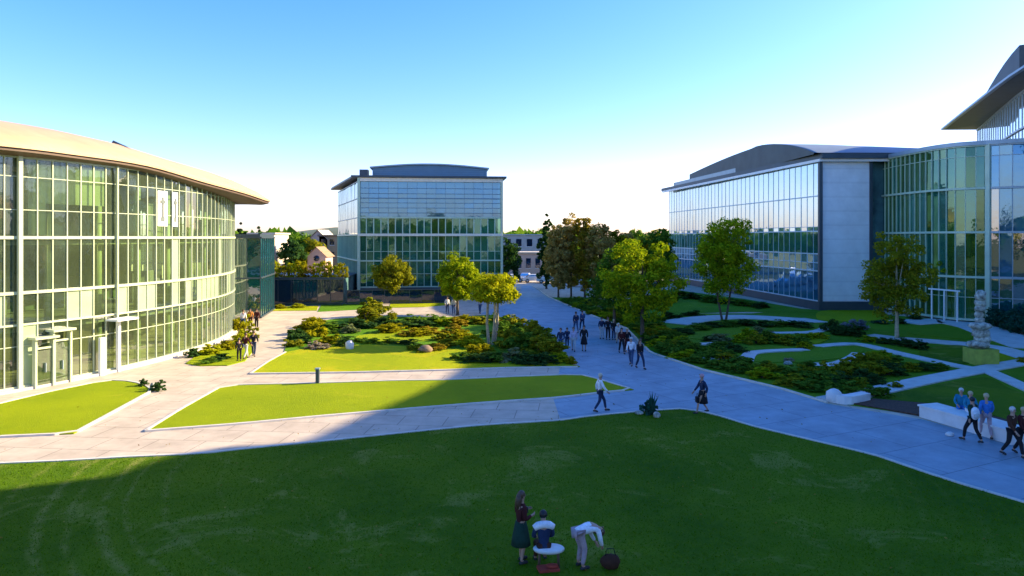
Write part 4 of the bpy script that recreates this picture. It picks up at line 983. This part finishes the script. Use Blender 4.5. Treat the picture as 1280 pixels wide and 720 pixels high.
# far small buildings -----------------------------------------------------------------
def house(name, label, X, Y, w, d, h, wall, roof='gable', rmat=None, win=3, floors=2, rz=0, group=None, roofh=2.):
    r = thing(name, (X, Y, 0), label, 'building', group, rz)
    g = MB(); g.box((0, 0, h / 2), (w, d, h))
    if roof == 'gable': g.add([(-w / 2, -d / 2, h), (w / 2, -d / 2, h), (0, -d / 2, h + roofh)], [(0, 1, 2)]); g.add([(-w / 2, d / 2, h), (w / 2, d / 2, h), (0, d / 2, h + roofh)], [(2, 1, 0)])
    g.build('wall', wall, r)
    g = MB()
    if roof == 'gable':
        for s in (-1, 1): g.beam((s * (w / 2 + .4) * .5 + s * 0, -d / 2 - .3, h + roofh * .5 - .05), (s * (w / 2 + .4) * .5, d / 2 + .3, h + roofh * .5 - .05), .1, .1)
        g.add([(-w / 2 - .4, -d / 2 - .4, h - .25), (0, -d / 2 - .4, h + roofh + .1), (0, d / 2 + .4, h + roofh + .1), (-w / 2 - .4, d / 2 + .4, h - .25)], [(0, 1, 2, 3)])
        g.add([(w / 2 + .4, -d / 2 - .4, h - .25), (0, -d / 2 - .4, h + roofh + .1), (0, d / 2 + .4, h + roofh + .1), (w / 2 + .4, d / 2 + .4, h - .25)], [(3, 2, 1, 0)])
    else: g.box((0, 0, h + .15), (w + .6, d + .6, .3))
    g.build('roof', rmat or M['roof_dark'], r)
    for f in range(floors):
        for k in range(win):
            x = -w / 2 + w * (k + .5) / win; z = h / floors * (f + .55)
            g = MB(); g.box((x, -d / 2 - .02, z), (w / win * .5, .08, h / floors * .45)); q = g.build('window', M['glass_navy'], r)
            g = MB(); g.box((x, -d / 2 - .05, z - h / floors * .25), (w / win * .6, .14, .08)); g.build('sill', M['white_metal'], q)
    return r
WC = plain('cream render', (.55, .48, .38), .9, 0, .1, 1); WP = plain('pale pink render', (.6, .42, .34), .9, 0, .1, 1); WG = plain('pale grey render', (.36, .37, .36), .9, 0, .1, 1)
house('cream_building', 'cream building just right of the teal block', -45.5, 128, 4.6, 8, 8.6, WC, 'flat', WC, 2, 3)
house('cream_building', 'narrow tan building behind the far trees beyond the podium', -41.5, 150, 4, 8, 7.6, WP, 'gable', WC, 1, 2)
h1 = house('pink_house', 'small pinkish gabled house with dark round window beyond the podium', -36.5, 130, 3.4, 5, 4.6, WP, 'gable', plain('tan tiles', (.3, .2, .1), .8), 0, 1, 0, None, 1.6)
g = MB(); g.tube([(0, -2.6, 4.1), (0, -2.48, 4.1)], [.55, .55], 16); g.build('window', M['glass_navy'], h1)
house('tan_building', 'tan brown building touching the left side of the central block', -38.5, 150, 5.5, 8, 8.3, plain('tan brick', (.35, .25, .15), .9), 'flat', M['stone_brown'], 3, 3)
house('distant_building', 'long grey flat-topped building far beyond the walk', 3.2, 185, 17, 10, 8.6, WG, 'flat', M['grey_metal'], 6, 2)
house('distant_building', 'lower beige building in front of the grey one beyond the walk', 2.5, 150, 8, 8, 4.6, WP, 'flat', WC, 4, 1)

# cars -----------------------------------------------------------------
def make_car(label, paint):
    r = thing('parked_car', (0, 0, 0), label, 'car', 'cars parked at the far end of the walk')
    prof = [(-2.15, .35), (-2.2, .62), (-2.12, .88), (-1.5, .98), (-.85, 1.42), (.55, 1.45), (1.15, 1.0), (1.95, .88), (2.2, .7), (2.2, .35)]
    g = MB(); n = len(prof); vs = []
    for s, ins in ((-1, 0), (1, 0)):
        for (x, z) in prof: vs.append((x, s * (.85 if z < 1.05 else .68), z))
    g.add(vs, [list(range(n)), list(range(n, 2 * n))[::-1]] + [(i, i + n, (i + 1) % n + n, (i + 1) % n) for i in range(n)]); body = g.build('body', paint, r)
    g = MB()
    for s in (-1, 1): g.add([(-1.25, s * .83, 1.03), (-.78, s * .71, 1.36), (.5, s * .71, 1.38), (1.0, s * .83, 1.03)], [(0, 1, 2, 3)])
    g.add([(.62, -.6, 1.41), (.62, .6, 1.41), (1.17, .72, 1.03), (1.17, -.72, 1.03)], [(0, 1, 2, 3)]); g.add([(-.92, -.6, 1.4), (-.92, .6, 1.4), (-1.5, .72, 1.02), (-1.5, -.72, 1.02)], [(3, 2, 1, 0)])
    g.build('window', M['car_glass'], r)
    for x in (-1.35, 1.35):
        for s in (-1, 1):
            g = MB(); g.tube([(x, s * .7, .33), (x, s * .9, .33)], [.33, .33], 14); w = g.build('wheel', M['tyre'], r)
            g = MB(); g.tube([(x, s * .88, .33), (x, s * .92, .33)], [.2, .2], 10); g.build('rim', M['rim'], w)
    for s in (-1, 1):
        g = MB(); g.box((2.19, s * .62, .72), (.06, .3, .14)); g.build('headlight', M['lamp_white'], r)
        g = MB(); g.box((-2.19, s * .62, .75), (.06, .3, .14)); g.build('tail_light', M['lamp_red'], r)
    return r
paints = {'white': plain('white car paint', (.75, .75, .75), .25, 0, .02), 'silver': plain('silver car paint', (.45, .47, .5), .3, .6, .02), 'red': plain('dark red car paint', (.25, .04, .03), .3, 0, .02), 'black': plain('black car paint', (.03, .03, .035), .3, 0, .02)}
cars = [(640, 353, .2, 'white', 'white car parked closest to the office block'), (657, 351, 1.4, 'silver', 'silver car seen end-on where the walk vanishes'), (668, 353, .1, 'white', 'white car parked side-on at the head of the walk'), (686, 354, .0, 'white', 'white car parked before the dark cypress'),
        (706, 357, .1, 'silver', 'silver car under the first brown tree'), (727, 358, -.1, 'white', 'white car under the middle of the brown tree row'), (748, 359, .1, 'red', 'dark red car under the brown tree row'), (768, 360, .05, 'white', 'white car under the olive tree of the row')]
for u, v, rz, p, lab in cars:
    c = make_car(lab, paints[p]); x, y = G(u, v); c.location = (x, y, .01); c.rotation_euler = (0, 0, rz)

# ------------------------------------------------------------------ PEOPLE
def skin_mesh(V, Eg, Rd, root=0, sub=1):
    me = bpy.data.meshes.new('sk'); me.from_pydata(V, Eg, []); o = bpy.data.objects.new('sk', me); col.objects.link(o)
    md = o.modifiers.new('s', 'SKIN'); sv = me.skin_vertices[0].data
    for i, r in enumerate(Rd):
        sv[i].radius = (r, r) if not isinstance(r, tuple) else r; sv[i].use_root = (i == root)
    md.use_smooth_shade = True
    if sub: sb = o.modifiers.new('b', 'SUBSURF'); sb.levels = sub; sb.render_levels = sub
    dg = bpy.context.evaluated_depsgraph_get(); dg.update()
    m2 = bpy.data.meshes.new_from_object(o.evaluated_get(dg))
    vs = [tuple(v.co) for v in m2.vertices]; fs = [list(p.vertices) for p in m2.polygons]
    bpy.data.objects.remove(o); bpy.data.meshes.remove(me); bpy.data.meshes.remove(m2)
    return vs, fs

def pose_joints(pose, ph=0.):
    """x right, y forward, z up; metres for a 1.72 m person"""
    J = {}
    if pose in ('walk', 'stand', 'phone'):
        s = {'walk': .30, 'stand': .03, 'phone': .05}[pose]
        J = dict(pel=(0, 0, .93), sp=(0, .0, 1.12), ch=(0, .01, 1.3), nk=(0, .01, 1.45), h0=(0, .02, 1.53), h1=(0, .03, 1.62), h2=(0, .03, 1.69),
                 sl=(-.17, 0, 1.39), sr=(.17, 0, 1.39), hl=(-.09, 0, .9), hr=(.09, 0, .9),
                 kl=(-.1, s * .65 + .04, .5), kr=(.1, -s * .35 + .06, .5), al=(-.1, s, .09), ar=(.1, -s, .12 if pose == 'walk' else .09),
                 tl=(-.11, s + .17, .04), tr=(.11, -s + .15, .04))
        if pose == 'phone':
            J.update(el=(-.23, .02, 1.13), wl=(-.14, .23, 1.2), er=(.23, -.02, 1.12), wr=(.12, .24, 1.14))
        else:
            J.update(el=(-.24, -s * .35, 1.13), wl=(-.23, -s * .55 + .1, .9), er=(.24, s * .35, 1.13), wr=(.23, s * .7 + .08, .93))
    elif pose == 'sit':
        J = dict(pel=(0, 0, .56), sp=(0, .03, .76), ch=(0, .03, .95), nk=(0, .04, 1.1), h0=(0, .07, 1.18), h1=(0, .08, 1.27), h2=(0, .08, 1.34),
                 sl=(-.17, .02, 1.04), sr=(.17, .02, 1.04), hl=(-.09, .02, .55), hr=(.09, .02, .55), kl=(-.12, .42, .52), kr=(.12, .42, .52),
                 al=(-.12, .44, .09), ar=(.12, .48, .09), tl=(-.13, .61, .04), tr=(.13, .65, .04), el=(-.24, .06, .79), wl=(-.15, .28, .68), er=(.24, .06, .79), wr=(.14, .28, .68))
    elif pose == 'bend':
        J = dict(pel=(0, -.1, .88), sp=(0, .1, .96), ch=(0, .3, .96), nk=(0, .43, .9), h0=(0, .5, .85), h1=(0, .57, .79), h2=(0, .6, .73),
                 sl=(-.17, .36, .94), sr=(.17, .36, .94), hl=(-.09, -.1, .86), hr=(.09, -.1, .86), kl=(-.11, .04, .49), kr=(.11, .02, .49),
                 al=(-.12, -.03, .09), ar=(.12, -.06, .09), tl=(-.13, .14, .04), tr=(.13, .11, .04), el=(-.22, .4, .68), wl=(-.14, .5, .48), er=(.22, .4, .68), wr=(.12, .52, .46))
    return J

def person(loc, face, pose, label, top, bottom, hair, skirt=False, H=1.72, long_hair=False, shoe=(.04, .04, .04), group=None, sleeve=True, z=0.02):
    J = pose_joints(pose); r = thing('person', (loc[0], loc[1], z), label, 'person', group, face); r.scale = (H / 1.72,) * 3
    V, Eg, Rd, ix = [], [], [], {}
    def nd(k, rad, p=None): ix[k] = len(V); V.append(J[k] if p is None else p); Rd.append(rad)
    def ed(a, b): Eg.append((ix[a], ix[b]))
    nd('pel', (.115, .095)); nd('sp', (.105, .08)); nd('ch', (.13, .095)); nd('nk', .052); nd('h0', (.062, .07)); nd('h1', (.078, .092)); nd('h2', (.06, .07))
    for a, b in (('pel', 'sp'), ('sp', 'ch'), ('ch', 'nk'), ('nk', 'h0'), ('h0', 'h1'), ('h1', 'h2')): ed(a, b)
    for s in 'lr':
        nd('s' + s, .058); nd('e' + s, .042); nd('w' + s, .028); ed('ch', 's' + s); ed('s' + s, 'e' + s); ed('e' + s, 'w' + s)
        e, w = Vector(J['e' + s]), Vector(J['w' + s]); d = (w - e).normalized(); sx = 1 if s == 'r' else -1
        side = d.cross(Vector((sx, 0, 0))); side = side.normalized() if side.length > .1 else Vector((0, 1, 0)); inn = Vector((-sx, 0, 0))
        inn = (inn - d * inn.dot(d)).normalized()
        palm = w + d * .055; nd('p' + s, (.034, .02), tuple(palm)); ed('w' + s, 'p' + s)
        for k, (o_, ln) in enumerate(((-.03, .062), (-.01, .075), (.011, .07), (.031, .055))):
            b0 = palm + d * .035 + side * o_; b1 = b0 + d * ln * .55 + inn * .006; b2 = b1 + d * ln * .4 + inn * .02
            for m_, (q, rd) in enumerate(((b0, .010), (b1, .009), (b2, .007))): nd(f'{s}{k}{m_}', rd, tuple(q))
            ed('p' + s, f'{s}{k}0'); ed(f'{s}{k}0', f'{s}{k}1'); ed(f'{s}{k}1', f'{s}{k}2')
        t0 = w + d * .03 + side * .035 ; t1 = t0 + side * .022 + d * .035 + inn * .01
        nd(s + 't0', .011, tuple(t0)); nd(s + 't1', .009, tuple(t1)); ed('p' + s, s + 't0'); ed(s + 't0', s + 't1')
        nd('h' + s, .088); nd('k' + s, .055); nd('a' + s, .036); nd('t' + s, (.035, .022))
        ed('pel', 'h' + s); ed('h' + s, 'k' + s); ed('k' + s, 'a' + s); ed('a' + s, 't' + s)
    g = MB(); vs, fs = skin_mesh(V, Eg, Rd); g.add(vs, fs, 0, True)
    h = Vector(J['h1']); upv = (Vector(J['h2']) - Vector(J['h0'])).normalized(); fw = Vector((0, 1, 0)); fw = (fw - upv * fw.dot(upv)).normalized(); rt = fw.cross(upv)
    q = h + fw * .092 - upv * .015; g.tube([q + upv * .03, q + fw * .014 - upv * .005, q - upv * .012], [.006, .013, .009], 6)
    for s in (-1, 1):
        g.blob(h + rt * (.08 * s) - upv * .01, (.012, .02, .03), 1, 0, 0, 4)
        g.blob(h + fw * .083 + rt * (.03 * s) + upv * .012, (.011, .008, .008), 2, 0, 1, 4)
    g.blob(h + fw * .082 - upv * .045, (.024, .008, .007), 3, 0, 2, 4)
    g.build('body', [SKIN, M['eye'], M['lip']], r)
    # clothing
    def cl(keys, edges, rads, name, m):
        VV = [J[k] for k in keys]; EE = [(keys.index(a), keys.index(b)) for a, b in edges]
        g = MB(); vs, fs = skin_mesh(VV, EE, rads); g.add(vs, fs, 0, True); return g.build(name, m, r)
    if pose == 'bend':
        cl_ = cl
        cl = lambda k_, e_, r_, n_, m_: cl_(k_, e_, [(max(q) * 1.0,) * 2 if isinstance(q, tuple) else q for q in r_], n_, m_)
    J2 = dict(J)
    for s in 'lr':
        a, b = Vector(J['e' + s]), Vector(J['w' + s]); J['cuff' + s] = tuple(a.lerp(b, .9 if sleeve else .05)); 
        a, b = Vector(J['k' + s]), Vector(J['a' + s]); J['hem' + s] = tuple(a.lerp(b, .93))
    J['col'] = tuple(Vector(J['ch']).lerp(Vector(J['nk']), .75)); J['low'] = tuple(Vector(J['pel']).lerp(Vector(J['sp']), -.25))
    cl(['sp', 'low', 'pel', 'ch', 'col', 'sl', 'sr', 'el', 'er', 'cuffl', 'cuffr'], [('low', 'pel'), ('pel', 'sp'), ('sp', 'ch'), ('ch', 'col'), ('ch', 'sl'), ('ch', 'sr'), ('sl', 'el'), ('sr', 'er'), ('el', 'cuffl'), ('er', 'cuffr')],
       [(.128, .105), (.14, .12), (.138, .118), (.152, .118), (.07, .07), .074, .074, .058, .058, .044, .044], 'shirt', top)
    if skirt:
        p = Vector(J['pel']); g = MB(); kz = .55
        g.lathe((p.x, p.y, 0), [(.13, p.z + .08), (.17, p.z - .08), (.21, kz + .1), (.24, kz - .1), (.22, kz - .1), (.1, p.z - .1)], 16); g.build('skirt', bottom, r)
    else:
        cl(['pel', 'hl', 'hr', 'kl', 'kr', 'heml', 'hemr'], [('pel', 'hl'), ('pel', 'hr'), ('hl', 'kl'), ('hr', 'kr'), ('kl', 'heml'), ('kr', 'hemr')], [(.125, .11), .102, .102, .072, .072, .055, .055], 'trousers', bottom)
    for s in 'lr':
        a, t = Vector(J['a' + s]), Vector(J['t' + s]); g = MB()
        g.tube([a + Vector((0, -.05, -.045)), a + Vector((0, 0, -.04)), (a + t) / 2 + Vector((0, .0, -.01)), t, t + (t - a).normalized() * .03], [.03, .045, .045, .04, .02], 8)
        g.build('shoe', cloth('shoe%d%d' % (shoe[0] * 99, shoe[2] * 99), shoe), r)
    # hair
    g = MB(); g.blob(h - fw * .018 + upv * .025, (.098, .098, .1), 5, .05, 0, 8)
    vs = []
    for v in g.v:
        q = Vector(v) - h
        if q.dot(fw) > .055 and q.dot(upv) < .045: q -= fw * (q.dot(fw) - .055) 
        vs.append(tuple(h + q))
    g.v = vs
    if long_hair:
        a = h - fw * .06; nk = Vector(J['nk']) - fw * .08; g.tube([a + upv * .03, a - upv * .08 - fw * .02, nk - upv * .02, nk - upv * .14], [.07, .085, .085, .04], 10)
    g.build('hair', hair, r)
    return r
HR = {'black': plain('black hair', (.012, .01, .01), .5, 0, .2, 30), 'brown': plain('brown hair', (.08, .04, .02), .5, 0, .3, 30), 'blond': plain('blond hair', (.5, .38, .2), .5, 0, .2, 30), 'grey': plain('light hair', (.55, .52, .48), .5, 0, .2, 30), 'beige': plain('straw hat cloth', (.6, .5, .36), .7, 0, .2, 20), 'pink': plain('dull pink hat cloth', (.5, .28, .3), .7, 0, .2, 20)}
C = {k: cloth(k, c) for k, c in dict(white=(.75, .76, .78), black=(.015, .015, .018), navy=(.02, .035, .08), maroon=(.06, .012, .012), jeans=(.05, .09, .18), pinkgrey=(.4, .3, .32), teal=(.02, .2, .32), blue=(.04, .18, .5), dgreen=(.015, .045, .03),
                                     brown=(.06, .025, .015), red=(.35, .05, .03), pale=(.5, .5, .48), lav=(.45, .42, .55), beige=(.5, .4, .28), orange=(.5, .2, .04)).items()}
def pp_(u, v): return G(u, v)
D = 'people on the main walk'
# on the near lawn
x, y = G(651, 706); person((x, y), R(-60), 'phone', 'person with long dark hair, maroon top and dark skirt standing on front lawn', C['maroon'], C['dgreen'], HR['brown'], True, 1.74, True, z=.05)
g = MB(); ph = thing('mobile_phone', (x + .16, y + .2, 1.27), 'small phone in the hands of the person with long dark hair', 'phone'); g.box((0, 0, 0), (.075, .012, .15), R(-60)); g.build('case', M['dark_metal'], ph)
g = MB(); g.box((.0, -.008, 0), (.065, .004, .135), R(-60)); g.build('screen', M['car_glass'], ph)
x, y = G(686, 712); BN = thing('lawn_bench', (x, y, .05), 'white oval bench on the front lawn under the seated person', 'bench')
g = MB(); g.lathe((0, 0, .40), [(.01, 0), (.33, .0), (.36, .04), (.36, .07), (.33, .1), (.01, .1)], 24)
g.v = [(v[0] * 1.05, v[1] * .62, v[2]) for v in g.v]; g.build('seat', M['white_wall'], BN)
for s in (-1, 1):
    g = MB(); g.tube([(s * .22, 0, .41), (s * .24, 0, -.02)], [.035, .03], 8); g.build('leg', M['soffit_brown'], BN)
P2 = person((x - .12, y + .0), R(8), 'sit', 'person with black hair in white-shouldered navy top sitting on the lawn bench', C['navy'], C['brown'], HR['black'], False, 1.74, z=.0)
# white yoke of the top
g = MB(); g.tube([(-.235, .0, 1.0), (-.15, .0, 1.055), (0, .01, 1.075), (.15, .0, 1.055), (.235, .0, 1.0)], [.075, .088, .092, .088, .075], 12)
g.build('yoke', C['white'], P2)
x, y = G(728, 716); person((x, y + .15), R(-62), 'bend', 'person in white top and pinkish trousers bending down beside the lawn bench', C['white'], C['pinkgrey'], HR['brown'], False, 1.70, True, z=.05)
x, y = G(741, 713); g = MB(); BG = thing('shoulder_bag', (x + .42, y - .02, .05), 'dark brown bag standing on the grass beside the bending person', 'bag')
g.blob((0, 0, .17), (.24, .13, .19), 3, .1, 0, 8); g.build('body', C['brown'], BG); g = MB(); g.tube([(-.13, 0, .3), (-.08, 0, .48), (.08, 0, .48), (.13, 0, .3)], [.012] * 4, 6); g.build('handle', C['black'], BG)
x, y = G(683, 719); g = MB(); g.box((0, 0, .04), (.5, .3, .06), .2); g.blob((.1, 0, .1), (.14, .1, .05), 2, .1); o = g.build('folded_blanket', C['red']); o.location = (x + .05, y + .15, .05); tag(o, 'orange-red folded blanket on the grass below the bench', 'blanket')
# on the paths
P_list = [
 (750, 515, R(-80), 'walk', 'person in white top and dark jeans striding across the path junction', 'white', 'navy', 'beige', False, 1.75, False),
 (878, 517, R(100), 'walk', 'person in pink cap and dark clothes walking near the lawn tip', 'navy', 'black', 'pink', True, 1.78, False),
 (701, 441, R(170), 'stand', 'slim person in grey-blue at the left end of the walking group', 'navy', 'jeans', 'brown', False, 1.7, False),
 (709, 436, R(160), 'stand', 'person in dark blue second from left in the walking group', 'navy', 'navy', 'black', False, 1.5, False),
 (717, 439, R(170), 'walk', 'person in lavender top and pale trousers in the walking group', 'lav', 'pale', 'brown', False, 1.68, False),
 (730, 439, R(175), 'stand', 'person in long black clothes beside the one in lavender', 'black', 'black', 'black', True, 1.8, True),
 (720, 416, R(10), 'walk', 'person in slate clothes walking away up the main walk', 'navy', 'jeans', 'brown', False, 1.75, False),
 (728, 413, R(15), 'walk', 'person in faded blue walking away furthest up the walk', 'jeans', 'navy', 'brown', False, 1.7, False),
 (752, 424, R(190), 'stand', 'person in dark top and pale trousers by the hedge', 'navy', 'pale', 'black', False, 1.7, False),
 (760, 425, R(180), 'stand', 'person in black, taller of the pair by the hedge', 'black', 'black', 'brown', False, 1.75, False),
 (767, 425, R(200), 'stand', 'person in black with pink face, shorter of the pair by the hedge', 'black', 'navy', 'blond', False, 1.6, False),
 (773, 430, R(180), 'walk', 'person in pale clothes between the two dark groups', 'pale', 'beige', 'grey', False, 1.55, False),
 (777, 442, R(185), 'walk', 'person in maroon top at the middle of the hedge group', 'maroon', 'black', 'black', False, 1.75, True),
 (784, 441, R(170), 'walk', 'person in dark maroon beside the one in maroon top', 'black', 'maroon', 'blond', False, 1.7, True),
 (789, 457, R(160), 'walk', 'person in white top and blue jeans walking nearest in hedge group', 'white', 'jeans', 'grey', False, 1.75, False),
 (800, 461, R(200), 'walk', 'person in black with pale bag strap walking beside the hedge', 'black', 'navy', 'brown', False, 1.78, True),
 (1216, 553, R(15), 'walk', 'person in green top and black trousers carrying a white backpack', 'dgreen', 'black', 'black', False, 1.74, False),
 (1233, 548, R(-20), 'walk', 'person with blond hair in blue top and grey trousers beside backpack wearer', 'blue', 'pinkgrey', 'blond', False, 1.76, False),
 (1265, 571, R(200), 'walk', 'person in dark brown with light hair left of pair at the edge', 'brown', 'black', 'grey', False, 1.80, False),
 (1279, 569, R(190), 'walk', 'person in dark brown coat with blond hair at the photo edge', 'maroon', 'black', 'blond', False, 1.74, False),
 (299, 452, R(30), 'stand', 'person in black bending over the flower bed by the curved hall', 'black', 'black', 'black', False, 1.5, False),
 (307, 449, R(-20), 'walk', 'person in dark clothes and pale trousers beside the flower bed', 'maroon', 'pale', 'brown', False, 1.7, False),
 (317, 446, R(10), 'walk', 'person in dark grey walking past the flower bed', 'black', 'navy', 'brown', False, 1.72, False),
 (304, 412, R(10), 'stand', 'person in white shirt behind the flower bed', 'white', 'jeans', 'brown', False, 1.7, False),
 (313, 410, R(190), 'stand', 'person in orange top behind the flower bed', 'orange', 'brown', 'black', False, 1.7, False),
 (321, 411, R(170), 'stand', 'person in dark maroon behind the flower bed beside the teal block', 'maroon', 'black', 'black', False, 1.75, True),
 (559, 392, R(200), 'stand', 'person in white shirt left of the half-dark round tree', 'white', 'navy', 'black', False, 1.75, False),
 (567, 393, R(180), 'stand', 'person in pale clothes close to the trunk of the half-dark tree', 'pale', 'jeans', 'brown', False, 1.7, False),
 (600, 392, R(170), 'walk', 'person in pale blue behind the umbrella tree', 'lav', 'jeans', 'brown', False, 1.7, False),
]
for u, v, f, pose, lab, t, b, hr, sk, H, lh in P_list:
    x, y = G(u, v); person((x, y), f, pose, lab, C[t], C[b], HR[hr], sk, H, lh)
# seated pair on the wall
for u, v, f, lab, t, hr in ((1196, 528, R(150), 'person with white hair and blue top seated on the seat wall, left', 'teal', 'grey'), (1207, 533, R(165), 'person with blond hair and bright teal top seated on the seat wall, right', 'teal', 'blond')):
    x, y = G(u, v); person((x + .35, y + .25), f, 'sit', lab, C[t], C['blue'] if hr == 'grey' else C['white'], HR[hr], False, 1.74, z=.05)
# backpack
x, y = G(1216, 553); BP = thing('backpack', (x - .04, y - .2, 1.0), 'white backpack on the person in green top by the seat wall', 'backpack')
g = MB(); g.blob((0, 0, .18), (.17, .12, .25), 4, .03, 0, 8); g.build('bag_body', C['white'], BP); g = MB(); g.blob((0, -.09, .1), (.12, .07, .12), 4, .03, 0, 8); g.build('pocket', C['pale'], BP)
x, y = G(878, 517); g = MB(); HB = thing('handbag', (x - .26, y - .1, .52), 'black handbag carried by the person in pink cap', 'bag')
g.box((0, 0, .14), (.12, .3, .24)); g.build('bag_body', C['black'], HB); g = MB(); g.tube([(0, -.1, .25), (0, -.05, .42), (0, .05, .42), (0, .1, .25)], [.01] * 4, 6); g.build('handle', C['black'], HB)

# ------------------------------------------------------------------ LIGHT, SKY, CAMERA
SUN_EL, SUN_AZ = 24.9, 75.0
w = bpy.data.worlds.new('World'); bpy.context.scene.world = w; w.use_nodes = True
N, L = w.node_tree.nodes, w.node_tree.links
s = N.new('ShaderNodeTexSky'); s.sky_type = 'NISHITA'; s.sun_disc = False; s.sun_elevation = R(SUN_EL); s.sun_rotation = R(SUN_AZ)
s.altitude = 0; s.air_density = 1.0; s.dust_density = .7; s.ozone_density = 3.0
hs = N.new('ShaderNodeHueSaturation'); hs.inputs['Saturation'].default_value = 1.34
bg = [n for n in N if n.type == 'BACKGROUND'][0]; bg.inputs[1].default_value = .15
L.new(s.outputs[0], hs.inputs['Color']); L.new(mix(N, L, 1., hs.outputs[0], (.94, .775, 1.0), 'MULTIPLY'), bg.inputs[0])
ld = bpy.data.lights.new('sun', 'SUN'); ld.energy = 5.0; ld.angle = R(.5); ld.color = (1, .8, .48)
lo = bpy.data.objects.new('sun', ld); col.objects.link(lo)
el, az = R(SUN_EL), R(SUN_AZ); d = Vector((math.sin(az) * math.cos(el), math.cos(az) * math.cos(el), math.sin(el)))
lo.rotation_euler = (-d).to_track_quat('-Z', 'Y').to_euler()
cd = bpy.data.cameras.new('camera'); cam = bpy.data.objects.new('camera', cd); col.objects.link(cam)
cam.location = (0, 0, EYE); cam.rotation_euler = (PI / 2, 0, 0); cd.lens = 24; cd.sensor_width = 36
cd.shift_y = -(360 - HOR) / 1280; cd.clip_end = 6000; cd.clip_start = .1
sc = bpy.context.scene; sc.camera = cam
sc.view_settings.view_transform = 'Standard'; sc.view_settings.look = 'None'; sc.view_settings.exposure = 1.45; sc.view_settings.gamma = 1
sc.cycles.max_bounces = 8; sc.cycles.transparent_max_bounces = 16; sc.cycles.diffuse_bounces = 3; sc.cycles.glossy_bounces = 3
sc.cycles.sample_clamp_indirect = 6; sc.cycles.use_denoising = True
